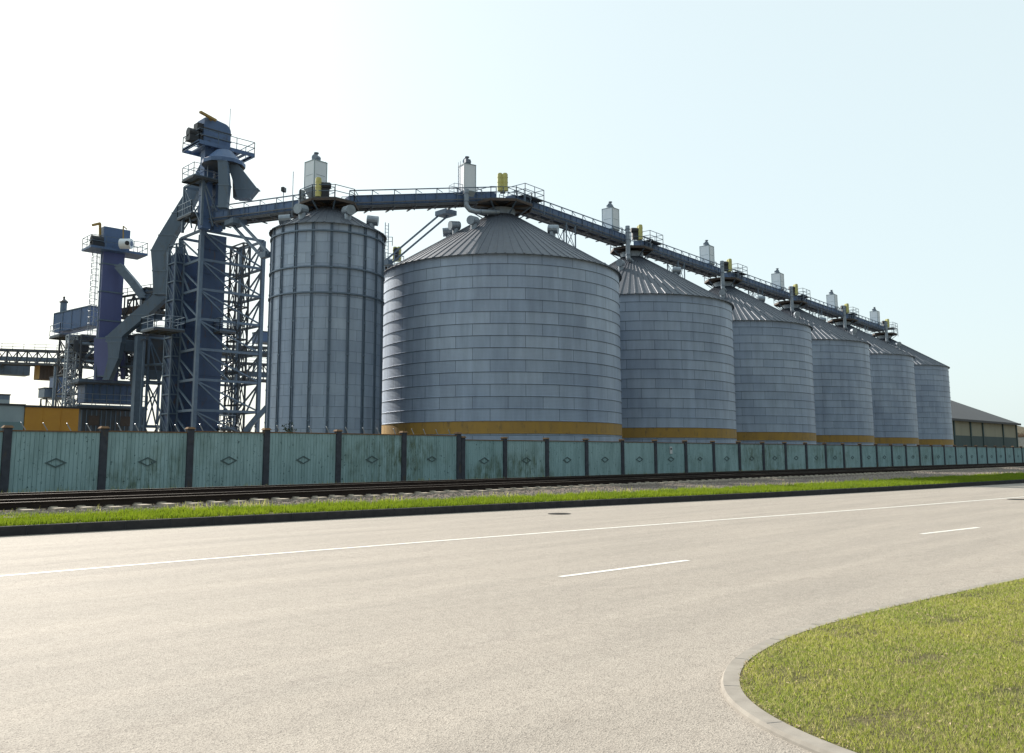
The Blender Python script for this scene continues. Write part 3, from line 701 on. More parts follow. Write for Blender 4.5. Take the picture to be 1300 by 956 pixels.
# ------------------------------------------------------------------ filters
def filt(c, zb, wd_, h, label, rz, first=None):
    r = empty('dust_filter', (c.x, c.y, zb), label, 'filter unit', 'white dust filters above the conveyors')
    b = MB(); b.box((0, 0, h/2+.35), (wd_, wd_, h)).build('housing', 'white', r, local=True, bevel=.02)
    mb = MB()
    for z in (.35+.03, h+.32): mb.box((0, 0, z), (wd_+.07, wd_+.07, .07))
    for sx in (-1, 1):
        for sy in (-1, 1): mb.box((sx*(wd_/2), sy*(wd_/2), h/2+.35), (.06, .06, h-.1))
    mb.box((0, -wd_/2-.004, h*.62), (wd_*.7, .02, .03)); mb.box((-wd_/2-.004, 0, h*.62), (.02, wd_*.7, .03))
    mb.build('frame', 'shed_g', r, local=True)
    k = wd_/2; MB().loft([(-k, -k, .34), (k, -k, .34), (k, k, .34), (-k, k, .34)], [(-k*.55, -k*.55, -.45), (k*.55, -k*.55, -.45), (k*.55, k*.55, -.45), (-k*.55, k*.55, -.45)]).build('hopper', 'galv', r, local=True)
    f = MB(); z = h+.37
    f.tube((0, 0, z), (0, 0, z+.22), wd_*.30, 14); f.tube((-.28, -.1, z+.38), (.30, .1, z+.38), .27, 14); f.box((.1, .25, z+.33), (.5, .35, .35)); f.tube((0, 0, z+.6), (0, 0, z+.78), .14, 8); f.tube((0, 0, z+.78), (0, 0, z+.86), .22, 10)
    fan = f.build('fan', 'ring', r, local=True)
    l = MB()
    x = wd_/2+.22
    for s_ in (-.2, .2): l.bar((x, s_, -.9), (x, s_, h+.6), .045)
    for q in np.arange(-.7, h+.5, .3): l.bar((x, -.2, q), (x, .2, q), .03)
    l.build('ladder', 'galv', r, local=True)
    rl = MB(); rl.box((x+.35, 0, -.1), (.9, 1.0, .06)); rl.rail([(x-.1, -.5, -.1), (x+.8, -.5, -.1), (x+.8, .5, -.1), (x-.1, .5, -.1)], 1.0, .9, .04); rl.build('access_landing', 'galv', r, local=True)
    r.rotation_euler = (0, 0, rz); return r
d01 = (c0-T0).normalized()
d01h = Vector((d01.x, d01.y, 0)).normalized()
FL = ['white filter box over the platform of the tall narrow silo', 'white filter box with elbow duct, left of the peak of the widest silo', 'white filter box above the conveyor just before the second big silo peak', 'white filter box above the conveyor just before the third big silo peak', 'white filter box above the conveyor just before the fourth big silo peak', 'white filter box above the conveyor just before the fifth big silo peak', 'white filter box above the conveyor just before the last silo peak']
bo = math.atan2(ROW.y, ROW.x)
filt(TS+Vector(((-1.25)*Rv.x, (-1.25)*Rv.y, 0)), 24.1, 1.32, 2.45, FL[0], bo)
f1 = c0-d01h*3.75; filt(f1+PRP*.0, 25.95, 1.22, 2.65, FL[1], math.atan2(d01.y, d01.x)+PI)
fl0 = filt(SC[1]-ROW*3.9+PRP*.3, 26.8, 1.38, 2.5, FL[2], bo)
for i in range(2, 6): copy_tree(fl0, (SC[i]-ROW*3.9+PRP*.3).xy.to_3d()+Vector((0, 0, 26.8)), bo, FL[i+1])
# ducts
def duct(pts, rr, label, mat='galv'):
    r = empty('filter_duct', pts[0], label, 'duct', 'ducts from the filters down to the roofs')
    mb = MB(); mb.path(pts, rr, 14)
    for p in pts[1:-1]: mb.lathe([(.01, -rr), (rr*.7, -rr*.7), (rr, 0), (rr*.7, rr*.7), (.01, rr)], 14, p)
    mb.build('pipe', mat, r, smooth=False)
    for a, b in zip(pts[:-1], pts[1:]):
        a = Vector(a); b = Vector(b); dd = (b-a).normalized()
        if (b-a).length > .8:
            MB().tube(a+dd*.35, a+dd*.42, rr*1.18, 14).build('flange', 'ring', r); MB().tube(b-dd*.42, b-dd*.35, rr*1.18, 14).build('flange', 'ring', r)
# elbow duct of the first big silo, facing the road
pf = f1-Vector((Fv.x, Fv.y, 0))*1.05+Vector((0, 0, 0)); 
rr3 = Vector((Rv.x, Rv.y, 0)).normalized()
p0 = Vector((pf.x, pf.y, 26.3)); p1 = Vector((pf.x, pf.y, 24.75)); p2 = p1+rr3*.35+Vector((0, 0, -.42)); p3 = p1+rr3*.95+Vector((0, 0, -.60)); p4 = p1+rr3*3.0+Vector((Fv.x, Fv.y, 0))*1.0+Vector((0, 0, -.35))
duct([p0, p1, p2, p3, p4], .24, 'grey duct dropping from the filter and bending to the roof peak of the widest silo')
for i in range(1, 6):
    q = SC[i]-ROW*3.2-PRP*1.5; zz = EZ+(RS-2.9)/RS*RISE
    duct([(q.x, q.y, 27.5), (q.x, q.y, 26.3), (q.x, q.y, zz+.2), (q.x+ROW.x*.8, q.y+ROW.y*.8, zz-.1)], .25, 'pale vertical duct beside the conveyor at the '+['second', 'third', 'fourth', 'fifth', 'last'][i-1]+' big silo peak')
q = TS+rr3*(-2.25)-Vector((Fv.x, Fv.y, 0))*.6; duct([(q.x, q.y, 24.2), (q.x, q.y, 23.1), (q.x, q.y, 21.5)], .26, 'grey pipe at the left edge of the tall silo platform')
# ------------------------------------------------------------------ drives
def drive(c, z, rz, label, s_=1.0):
    r = empty('conveyor_drive', (c.x, c.y, z), label, 'drive unit', 'yellow green drive units')
    mb = MB()
    for k in (-.24, .24):
        mb.tube((k, 0, 0), (k, 0, 1.65), .26, 12); mb.tube((k, 0, 1.65), (k, 0, 1.74), .20, 12)
        for zz in (.3, .8, 1.3): mb.tube((k, 0, zz), (k, 0, zz+.06), .285, 12)
    mb.box((0, .0, .85), (.5, .3, 1.6)); mb.build('drive_casing', 'ygreen', r, local=True)
    m2 = MB(); m2.tube((0, -.25, 1.1), (0, -1.0, 1.1), .32, 14); m2.tube((0, -1.0, 1.1), (0, -1.1, 1.1), .26, 14); m2.box((0, -.6, .4), (.5, .7, .8)); m2.build('motor', 'black', r, local=True)
    r.rotation_euler = (0, 0, rz); r.scale = (s_, s_, s_); return r
DL = ['yellow green drive unit on the tall silo platform below the white filter', 'yellow green drive unit at the peak of the widest silo', 'yellow green drive unit with black motor at the second big silo peak', 'yellow green drive unit with black motor at the third big silo peak', 'yellow green drive unit with black motor at the fourth big silo peak', 'yellow green drive unit with black motor at the fifth big silo peak', 'yellow green drive unit with black motor at the last silo peak']
q = TS+rr3*(-.55)-Vector((Fv.x, Fv.y, 0))*1.9; dA = drive(q, 23.2, math.atan2(rr3.y, rr3.x)+rad(100), DL[0], .95)
q = SC[0]+rr3*.15-Vector((Fv.x, Fv.y, 0))*.6; drive(q, 26.9, math.atan2(rr3.y, rr3.x)+PI, DL[1])
dB = drive(SC[1]+ROW*1.1-PRP*.5, 26.9, math.atan2(rr3.y, rr3.x)-rad(80), DL[2], 1.0)
for i in range(2, 6): copy_tree(dB, (SC[i].x+ROW.x*1.1-PRP.x*.5, SC[i].y+ROW.y*1.1-PRP.y*.5, 26.9), math.atan2(rr3.y, rr3.x)-rad(80), DL[i+1])
# railed landings beyond the drives
for i in range(6):
    a = Vector((SC[i].x, SC[i].y, 26.95))+ROW*2.1; r = empty('railed_landing', a, 'small railed landing over the conveyor just past the '+['widest silo', 'second big silo', 'third big silo', 'fourth big silo', 'fifth big silo', 'last silo'][i]+' peak', 'landing', 'railed landings over the conveyors')
    q = [a-PRP*1.3, a+ROW*3.0-PRP*1.3, a+ROW*3.0+PRP*.9, a+PRP*.9]; zz = Vector((0, 0, .05))
    MB().loft([p for p in q], [p+zz for p in q]).build('floor', 'steel_d', r)
    MB().rail([p+zz for p in q], 1.1, 1.3, .05, True).build('railing', 'steel', r)
    m2 = MB()
    for p in q: m2.bar(p, p-Vector((0, 0, 1.45)), .08)
    m2.build('posts', 'steel', r)
# floodlight beside tall silo
p = at(360, 243, 76); r = empty('floodlight', p, 'small floodlight on a short pole by the conveyor, left of the tall silo platform', 'floodlight')
MB().bar(p-Vector((0, 0, 1.3)), p, .05).build('pole', 'steel', r); MB().box(p+Vector((0, 0, .15)), (.5, .3, .4), .6).build('lamp_head', 'black', r, bevel=.03)
for k, (px, py, d, lb) in enumerate(((372, 232, 75, 'thin lightning rod left of the white filter on the tall silo'), (292, 150, 87, 'thin lightning rod on the head of the tall tower'))):
    p = at(px, py, d); r = empty('lightning_rod', p, lb, 'lightning rod', 'lightning rods'); MB().bar(p-Vector((0, 0, 3)), p+Vector((0, 0, 1)), .045).build('rod', 'galv', r); MB().box(p-Vector((0, 0, 3)), (.2, .2, .15)).build('base', 'galv', r)
# ------------------------------------------------------------------ main tower
X = Vector((1, 0, 0)); Y = Vector((0, 1, 0)); Z = Vector((0, 0, 1))
def zof(py, d, px=262): return at(px, py, d).z
def frame_tower(name, near, sx, sy, z0, z1, levels, label, mat='steel', leg=.36, br=.2, group=None, cat='steel frame'):
    r = empty(name, (near.x, near.y, z0), label, cat, group)
    cs = [Vector((near.x+a*sx, near.y+b*sy, 0)) for a, b in ((0, 0), (1, 0), (1, 1), (0, 1))]
    for c in cs: MB().bar((c.x, c.y, z0), (c.x, c.y, z1), leg, leg).build('leg', mat, r)
    zs = [z0+(z1-z0)*k/levels for k in range(1, levels+1)]
    for i, z in enumerate(zs):
        mb = MB()
        for a, b in zip(cs, cs[1:]+cs[:1]): mb.bar((a.x, a.y, z), (b.x, b.y, z), br, br*1.3)
        mb.build('ring_beam', mat, r)
    for a, b in zip(cs, cs[1:]+cs[:1]):
        mb = MB(); zp = z0
        for i, z in enumerate(zs):
            p, q = (a, b) if i % 2 == 0 else (b, a)
            mb.bar((a.x, a.y, z-.1), ((a.x+b.x)/2, (a.y+b.y)/2, zp+.1), br*.75); mb.bar((b.x, b.y, zp+.1), ((a.x+b.x)/2, (a.y+b.y)/2, z-.1) if False else (a.x, a.y, z-.1), br*.75)
            zp = z
        mb.build('diagonal_bracing', mat, r)
    return r, cs
TD = 80.0
nc = at(252, 400, TD); nc = Vector((nc.x, nc.y, 0))
zt = zof(288, TD)
frame_tower('steel_tower', nc, 6.3, 4.5, GZ, zt, 8, 'tall dark blue lattice tower holding the main bucket elevator at the left', 'steel', .34, .18)
un = at(257, 250, TD-.3); frame_tower('steel_tower', Vector((un.x, un.y, 0)), 2.2, 3.9, zt, zof(226, TD), 1, 'slim upper lattice frame on top of the tall tower, under the hood', 'steel', .22, .14)
# inner second frame of slimmer legs on the right
frame_tower('stair_frame', nc+Vector((4.6, .8, 0)), .7, 2.6, GZ, zt-.3, 7, 'narrow ladder frame inside the right side of the tall tower', 'steel_d', .16, .10)
frame_tower('stair_frame', nc+Vector((-.9, 3.4, 0)), .8, 1.6, GZ, zof(300, TD), 12, 'narrow ladder frame at the left side of the tall tower', 'steel', .14, .09)
# blue shafts
el = empty('bucket_elevator', nc+Vector((1.6, 1.6, GZ)), 'tall blue bucket elevator with railed head platform and hood, highest thing at the left', 'elevator')
e0 = nc+Vector((1.75, 1.5, 0)); zh = zof(187, TD+1.5)
mb = MB(); mb.box((e0.x, e0.y, (GZ+zt)/2), (2.3, 1.1, zt-GZ)); 
for z in np.arange(2, zt, 2.4): mb.box((e0.x, e0.y, z), (2.42, 1.22, .1))
mb.build('lower_shaft', 'navy', el)
rs = at(231, 430, TD+3.2); zr_ = zof(322, TD+3); mb = MB(); mb.box((rs.x, rs.y, (GZ+zr_)/2), (2.5, 1.7, zr_-GZ))
for z in np.arange(2, zr_, 2.4): mb.box((rs.x, rs.y, z), (2.6, 1.8, .1))
mb.build('rear_shaft', 'navy', el)
hc = at(268, 190, TD+2); hx, hy = hc.x, hc.y
mb = MB()
mb.box((hx-.35, hy+.0, (zt+zh)/2), (.85, .9, zh-zt)); mb.box((hx+.85, hy+.0, (zt+zh)/2), (.85, .9, zh-zt))
for z in np.arange(zt+1, zh, 2.2): mb.box((hx-.35, hy, z), (.95, 1.0, .1)); mb.box((hx+.85, hy, z), (.95, 1.0, .1))
mb.build('upper_shaft', 'blue', el)
# head casing
mb = MB(); w2 = 1.5; n = 10; pr = []
zb = zh+.12; top = zof(152, TD+2)
pr = [(-1.1, zb), (1.55, zb), (1.55, top-.95)]+[(1.55-.8*(1-math.cos(t*PI/2/6)), top-.95+.75*math.sin(t*PI/2/6)) for t in range(1, 7)]+[(-.6, top+.05), (-1.1, top-.15)]
mb.loft([(hx+a, hy-w2/2, z) for a, z in pr], [(hx+a, hy+w2/2, z) for a, z in pr]); mb.build('head_casing', 'blue', el)
mb = MB()
for z in (zb+.75, zb+1.5): mb.box((hx+.22, hy, z), (2.8, w2+.12, .09))
mb.build('casing_flange', 'steel_d', el)
mb = MB(); mb.tube((hx-1.3, hy-.2, zb+.9), (hx-2.4, hy-.2, zb+.9), .42, 14); mb.box((hx-1.75, hy-.2, zb+.35), (1.3, .9, .55)); mb.box((hx-1.3, hy-.2, zb+1.55), (.8, .8, .7)); mb.build('motor', 'black', el)
pc = at(258.5, 178, TD); pl = [(pc.x-.4, pc.y-.0), (pc.x+5.1, pc.y), (pc.x+5.1, pc.y+3.5), (pc.x-.4, pc.y+3.5)]
mb = MB(); zpl = zh
for k in range(8):
    x = pl[0][0]+5.5*k/7; mb.bar((x, pl[0][1], zpl-.1), (x, pl[2][1], zpl-.1), .12, .16)
for a, b in zip(pl, pl[1:]+pl[:1]): mb.bar((*a, zpl-.08), (*b, zpl-.08), .12, .36)
mb.box((pl[0][0]+2.75, pl[0][1]+1.75, zpl+.02), (3.4, 3.4, .05)); mb.build('head_platform', 'blue', el)
mb = MB().rail([(*p, zpl+.1) for p in pl], 1.1, 1.6, .055, True); mb.build('platform_railing', 'steel', el)
cr = MB(); a = at(274, 153, TD+1.5); b = at(254, 142, TD); cr.bar(a, b, .26, .2); cr.bar(at(268, 153, TD+1.5), at(266, 148.5, TD+1.2), .2); cr.build('crane_jib', 'davit', el)
# hood (distributor) and chutes
hd = at(284, 205, TD+.5); zl = zof(212, TD+.5); zu = zof(192, TD+.5)
h = empty('spout_hood', (hd.x, hd.y, zl), 'blue conical hood below the tower head, feeding three grey chutes', 'hood')
MB().lathe([(1.95, 0), (1.95, .35), (1.6, .55), (.75, zu-zl), (.01, zu-zl)], 12, (hd.x, hd.y, zl)).build('cone', 'blue', h)
MB().lathe([(1.9, -.02), (.01, -.02)], 12, (hd.x, hd.y, zl)).build('bottom_plate', 'steel_d', h)
def chute(pts, wd_, dp, label, mat='chute', flare=None):
    """rectangular duct through camera-independent world points"""
    r = empty('grain_chute', pts[0], label, 'chute', 'grey and blue grain chutes')
    for i, (a, b) in enumerate(zip(pts[:-1], pts[1:])):
        a = Vector(a); b = Vector(b); w0, w1 = (wd_[i], wd_[i+1]) if isinstance(wd_, (list, tuple)) else (wd_, wd_)
        s_ = rr3; f_ = Vector((Fv.x, Fv.y, 0)).normalized()
        d = (b-a).normalized(); s2 = (s_-d*s_.dot(d)); s2 = s2.normalized() if s2.length > .2 else Z
        s2 = f_.cross(d).normalized()
        A_ = [a-s2*w0/2-f_*dp/2, a+s2*w0/2-f_*dp/2, a+s2*w0/2+f_*dp/2, a-s2*w0/2+f_*dp/2]; B_ = [b-s2*w1/2-f_*dp/2, b+s2*w1/2-f_*dp/2, b+s2*w1/2+f_*dp/2, b-s2*w1/2+f_*dp/2]
        MB().loft(A_, B_).build('duct', mat, r)
        MB().bar(b-s2*(w1/2+.06), b+s2*(w1/2+.06), dp+.1, .1).build('flange', 'steel', r) if False else None
    for p, w_ in zip(pts, wd_ if isinstance(wd_, (list, tuple)) else [wd_]*len(pts)): MB().box(p, (w_*.8, dp*1.05, .12), -YAW).build('flange', 'steel', r)
    return r
def cut_chute(cuts, d, dp, label, mat='chute'):
    """duct given by level cuts (row, left, right) at real distance d"""
    f_ = Vector((Fv.x, Fv.y, 0)).normalized()
    r = empty('grain_chute', at((cuts[0][1]+cuts[0][2])/2, cuts[0][0], d), label, 'chute', 'grey and blue grain chutes')
    mb = MB(); secs = []
    for y, a, b in cuts:
        p, q = at(a, y, d), at(b, y, d); secs.append([p-f_*dp/2, q-f_*dp/2, q+f_*dp/2, p+f_*dp/2])
    vs = [v for s_ in secs for v in s_]; n = len(secs)
    mb.add(vs, [(4*i+j, 4*i+(j+1) % 4, 4*i+4+(j+1) % 4, 4*i+4+j) for i in range(n-1) for j in range(4)]+[(3, 2, 1, 0), (4*n-4, 4*n-3, 4*n-2, 4*n-1)]); mb.build('duct', mat, r)
    for s_ in secs[:]:
        c = sum(s_, Vector())/4; m2 = MB(); e = [c+(v-c)*1.07 for v in s_]; m2.loft([v-Z*.05 for v in e], [v+Z*.05 for v in e]); m2.build('flange', 'steel', r)
    return r
cut_chute([(209, 257, 267), (240, 241, 256), (272, 221, 240), (300, 204, 223), (319, 194, 214), (345, 196, 214), (374, 197, 213)], TD+4.5, 1.0, 'long grey chute slanting down the left side of the tall tower')
cut_chute([(206, 278, 289), (236, 279, 292), (264, 278, 289)], TD-1.2, .7, 'short upright grey chute dropping from the hood to the conveyor')
cut_chute([(208, 290, 302), (241, 300, 328), (253, 303, 318)], TD+.2, .8, 'broad grey chute bent like a knee at the right of the hood')
chute([at(300, 216, TD+2), at(301, 252, TD+2)], .6, .6, 'narrow dark pipe between the hood chutes', 'steel_d')
# service gallery at the foot of the upper frame
def decking(name, P0, sx, sy, label, rails=True, th=.14, mat='steel', cat='platform', group='railed steel decks of the left plant'):
    r = empty(name, P0, label, cat, group)
    MB().box((P0.x+sx/2, P0.y+sy/2, P0.z-th/2), (sx, sy, th)).build('floor', mat, r)
    mb = MB()
    for x in np.arange(0, sx+.01, max(.8, sx/8)): mb.bar((P0.x+x, P0.y, P0.z-th-.1), (P0.x+x, P0.y+sy, P0.z-th-.1), .1, .18)
    for y in (0, sy): mb.bar((P0.x, P0.y+y, P0.z-th-.08), (P0.x+sx, P0.y+y, P0.z-th-.08), .12, .2)
    mb.build('joists', 'steel_d', r)
    if rails: MB().rail([(P0.x, P0.y, P0.z), (P0.x+sx, P0.y, P0.z), (P0.x+sx, P0.y+sy, P0.z), (P0.x, P0.y+sy, P0.z)], 1.1, 1.3, .05, True).build('railing', 'galv', r)
    return r
decking('steel_deck', at(243, 268, TD+.5), 3.6, 3.0, 'small railed deck in the tall tower at conveyor height')
decking('steel_deck', at(262, 224, TD-.2)+Vector((-1.2, 0, 0)), 2.6, 2.4, 'small railed deck just below the hood of the tall tower')
decking('steel_deck', at(196, 414, TD-2), 2.8, 3.0, 'railed deck projecting at mid height left of the tall tower')
for (px, py) in ((279, 418), (279, 542)): decking('steel_deck', at(px, py, TD+1.0), 1.6, 1.2, 'small ladder landing on the right of the blue shaft, '+('upper one' if py < 500 else 'lower one behind the fence top'))
# cross beam propping the tower (big diagonal at foot)
p1 = at(311, 548, TD); p2 = at(342, 513, TD+.5); r = empty('raking_prop', p1, 'thick dark diagonal prop between the tall tower foot and the tall silo', 'strut')
MB().bar(p1, p2, .5, .4).build('strut', 'steel', r); MB().box(p1-Vector((0, 0, .2)), (.9, .9, .4)).build('foot', 'steel_d', r)
# ------------------------------------------------------------------ second (left) elevator
ED = 88.0
ec = at(139, 400, ED); ztop = zof(291, ED, 139)
e2 = empty('bucket_elevator', (ec.x, ec.y, GZ), 'shorter violet blue bucket elevator with a white drum beside its head', 'elevator')
mb = MB(); zsb = zof(484, ED, 139); mb.box((ec.x, ec.y, (zsb+ztop)/2), (2.1, .75, ztop-zsb)); mb.build('shaft', 'blue2', e2)
mb = MB()
for py in (335, 371, 408, 440, 470): z = zof(py, ED, 139); mb.box((ec.x, ec.y, z), (2.25, .9, .14))
mb.bar((ec.x-1.15, ec.y-.45, zsb), (ec.x-1.3, ec.y-.45, ztop-2), .1)
mb.build('shaft_flange', 'steel', e2)
zp = zof(318, ED, 139)
mb = MB(); mb.box((ec.x+.1, ec.y, (zp+ztop)/2+.2), (2.6, 1.15, ztop-zp+.2)); mb.build('head_casing', 'blue', e2)
mb = MB(); mb.box((ec.x+.15, ec.y-.1, zp), (5.6, 2.7, .22)); mb.build('head_platform', 'blue', e2)
hw, hd_ = 2.75, 1.3; MB().rail([(ec.x+.15+a, ec.y-.1+b, zp+.1) for a, b in ((-hw, -hd_), (hw, -hd_), (hw, hd_), (-hw, hd_))], 1.1, 1.4, .05, True).build('platform_railing', 'steel', e2)
mb = MB(); mb.tube((ec.x-1.2, ec.y-.3, zp+.95), (ec.x-2.3, ec.y-.3, zp+.95), .42, 14); mb.box((ec.x-1.7, ec.y-.3, zp+.45), (1.2, .8, .5)); mb.build('motor', 'black', e2)
mb = MB(); p = at(160, 309.5, ED-.2); mb.tube(p-rr3*.55, p+rr3*.55, .52, 18); dr = mb.build('white_drum', 'white', e2)
MB().tube(p+rr3*.551-Z*0, p+rr3*.60, .26, 14).build('drum_shaft_cover', 'blue', e2)
MB().tube(at(161.5, 308.5, ED-1.2), at(161.4, 308.5, ED-.7), .22, 12).build('drum_port', 'black', e2)
mb = MB(); mb.bar(at(127, 303, ED), at(127, 283.5, ED), .2); mb.bar(at(127.6, 283.5, ED), at(117, 286, ED), .2); mb.build('davit', 'davit', e2)
mb = MB(); mb.bar(at(156.5, 303, ED), at(156.5, 287, ED), .1); mb.bar(at(156.5, 287, ED), at(161, 291, ED), .1); mb.build('small_davit', 'davit', e2)
# caged ladder
r = empty('caged_ladder', at(116, 395, ED), 'pale caged ladder hanging left of the shorter blue elevator', 'ladder'); mb = MB(); cg = MB()
lp = at(118, 360, ED); z0, z1 = zof(425, ED, 116), zof(318, ED, 116)
for k in (-.22, .22): mb.bar((lp.x+k, lp.y, z0), (lp.x+k, lp.y, z1), .05)
for z in np.arange(z0, z1, .3): mb.bar((lp.x-.22, lp.y, z), (lp.x+.22, lp.y, z), .03)
mb.build('ladder_rails', 'galv', r)
for z in np.arange(z0+1, z1, .62):
    pts_ = [(lp.x+.38*math.cos(t), lp.y-.35+.38*math.sin(t), z) for t in [rad(90+a) for a in range(30, 331, 50)]]
    cg.path(pts_, .022, 4)
for t in (140, 220, 270, 320, 40+360): cg.bar((lp.x+.38*math.cos(rad(t)), lp.y-.35+.38*math.sin(rad(t)), z0+1), (lp.x+.38*math.cos(rad(t)), lp.y-.35+.38*math.sin(rad(t)), z1), .03)
cg.build('cage', 'galv', r)
chute([at(151, 338, ED), at(170, 360, ED), at(183, 378, ED)], .75, .8, 'dark slanting chute from the head of the shorter blue elevator', 'steel')
cut_chute([(376, 196, 216), (400, 168, 190), (428, 137, 157), (434, 137, 157)], ED-2, .9, 'broad grey chute slanting down to the left in front of the gallery')
cut_chute([(435, 139, 156), (455, 140, 153), (482, 133, 141)], ED-2.2, .9, 'grey hopper chute tapering down in front of the shorter elevator')
chute([at(131, 430, ED-1.4), at(131, 478, ED-1.4)], 1.4, .9, 'upright violet blue duct above the machine house', 'blue2')
chute([at(156, 446, ED), at(156, 481, ED)], .35, .35, 'thin upright violet pipe beside the grey hopper chute', 'blue2')
# covered gallery (left, sloping)
def box_gallery(A, B, h, wd_, label, mat, mat2='steel', ribs=1.2, open_=False, name='covered_gallery'):
    A = Vector(A); B = Vector(B); d = B-A; L = d.length; d.normalize(); r = empty(name, A, label, 'gallery', 'conveyor galleries of the left plant')
    s_ = Vector((d.y, -d.x, 0)).normalized()
    if not open_:
        MB().bar(A, B, wd_, h).build('cladding', mat, r)
        mb = MB(); k = int(L/ribs)
        for i in range(k+1):
            p = A+d*(L*i/k)+s_*(wd_/2+.02); mb.bar(p-Z*h/2, p+Z*h/2, .07, .05)
        mb.bar(A+Z*(h/2+.04), B+Z*(h/2+.04), wd_+.16, .1); mb.build('cladding_ribs', mat2, r)
    else:
        for sd in (-1, 1):
            mb = MB(); k = max(2, int(L/ribs)); o = s_*sd*wd_/2
            mb.bar(A+o-Z*h/2, B+o-Z*h/2, .22, .25); mb.bar(A+o+Z*h/2, B+o+Z*h/2, .2, .2)
            for i in range(k):
                p = A+d*(L*i/k)+o; q = A+d*(L*(i+1)/k)+o; mb.bar(p-Z*h/2, p+Z*h/2, .12); mb.bar(p-Z*h/2, q+Z*h/2, .10) if i % 2 else mb.bar(p+Z*h/2, q-Z*h/2, .10)
            mb.build('truss_side', mat, r)
        MB().bar(A-Z*(h/2-.15), B-Z*(h/2-.15), wd_*.8, .12).build('gallery_floor', 'steel_d', r)
        MB().bar(A-Z*(h*.12), B-Z*(h*.12), wd_*.4, h*.3).build('belt_housing', 'rusty' if mat2 == 'rusty' else mat2, r)
        MB().rail([A+s_*wd_/2+Z*h/2, B+s_*wd_/2+Z*h/2], .8, 1.6, .05).build('railing', mat, r)
    return r
box_gallery(at(77, 412, 93), at(123, 402, 91), 2.0, 1.7, 'dark blue clad gallery climbing towards the shorter elevator', 'blue', 'steel')
box_gallery(at(154, 393, 90), at(212, 384, 88), 2.2, 1.6, 'open trussed gallery between the shorter elevator and the tall tower', 'steel_d', 'rusty', 1.0, True)
# vent post
p = at(80, 400, 93); r = empty('vent_stack', p, 'small round vent stack on the left end of the clad gallery', 'vent'); MB().tube(p-Z*.8, p+Z*1.35, .34, 12).build('stack', 'steel', r); MB().lathe([(.45, 1.35), (.45, 1.45), (.1, 1.75), (.12, 2.0), (.01, 2.05)], 10, p).build('cap', 'steel_d', r)
# decks, machine house
D2 = 87.0
decking('steel_deck', at(76, 423, 90), 6.8, 3.2, 'railed deck under the clad gallery at the far left', True)
decking('steel_deck', at(100, 480, D2), 6.6, 3.6, 'long deck above the machine house', False, .35)
decking('steel_deck', at(98, 513, D2), 7.0, 3.0, 'railed deck on the machine house, lowest of the left plant', True, .2)
mh = at(106, 516, D2); r = empty('machine_house', (mh.x, mh.y+.6, GZ), 'dark ribbed machine house below the shorter blue elevator', 'building')
zr = mh.z-.25; MB().box((mh.x+3.2, mh.y+2.4, (GZ+zr)/2), (6.3, 3.4, zr-GZ)).build('wall', 'steel_d', r)
mb = MB()
for k in range(14): mb.box((mh.x+.1+k*.475, mh.y+.68, (GZ+zr)/2), (.09, .06, zr-GZ-.1))
mb.build('wall_ribs', 'steel', r)
for k in (1.3, 4.4): MB().box((mh.x+k, mh.y+.66, zr-1.1), (1.0, .05, 1.0)).build('rusty_panel', 'rusty', r)
up = at(108, 510, D2); r = empty('machine_house', (up.x, up.y+1, up.z), 'upper blue machine enclosure between the two lower decks', 'building')
MB().box((up.x+3.0, up.y+1.9, up.z+1.0), (5.6, 2.2, 2.0)).build('wall', 'blue', r)
mb = MB()
for k in range(9): mb.box((up.x+.3+k*.68, up.y+.78, up.z+1.0), (.07, .06, 1.9))
mb.build('wall_ribs', 'steel', r)
# columns
for (px, y0, y1, d, t, lb, mt) in ((178, 424, 556, 86, .75, 'thick dark column right of the machine house', 'steel'), (183.5, 430, 556, 85.5, .2, 'slim pole beside the thick dark column', 'steel'), (70.5, 462, 556, 75, .16, 'thin tall pole standing behind the orange shed', 'steel')):
    a = at(px, y0, d); r = empty('steel_column', (a.x, a.y, GZ), lb, 'column'); MB().bar((a.x, a.y, GZ), (a.x, a.y, a.z), t).build('shaft', mt, r); MB().box((a.x, a.y, a.z-.1), (t+.3, t+.3, .12)).build('head', 'steel_d', r)
lt = at(88, 425, 88); frame_tower('ladder_tower', Vector((lt.x, lt.y, 0)), .8, .8, GZ, lt.z, 16, 'pale slender lattice ladder tower at the left of the machine house', 'galv', .12, .07, cat='ladder tower')
# frame legs between machine house decks
a = at(100, 480, D2); frame_tower('support_frame', Vector((a.x+.1, a.y+.2, 0)), 6.3, 3.2, a.z-.4, zof(424, D2, 100), 2, 'support frame standing on the long deck under the upper deck', 'steel_d', .14, .1, cat='steel frame')
# space between tall column and tower: braces
a = at(183, 556, 86); frame_tower('link_frame', Vector((a.x, a.y, 0)), 2.2, 2.4, GZ, zof(426, 86, 183), 3, 'braced link frame between the thick dark column and the tall tower', 'steel', .2, .16)
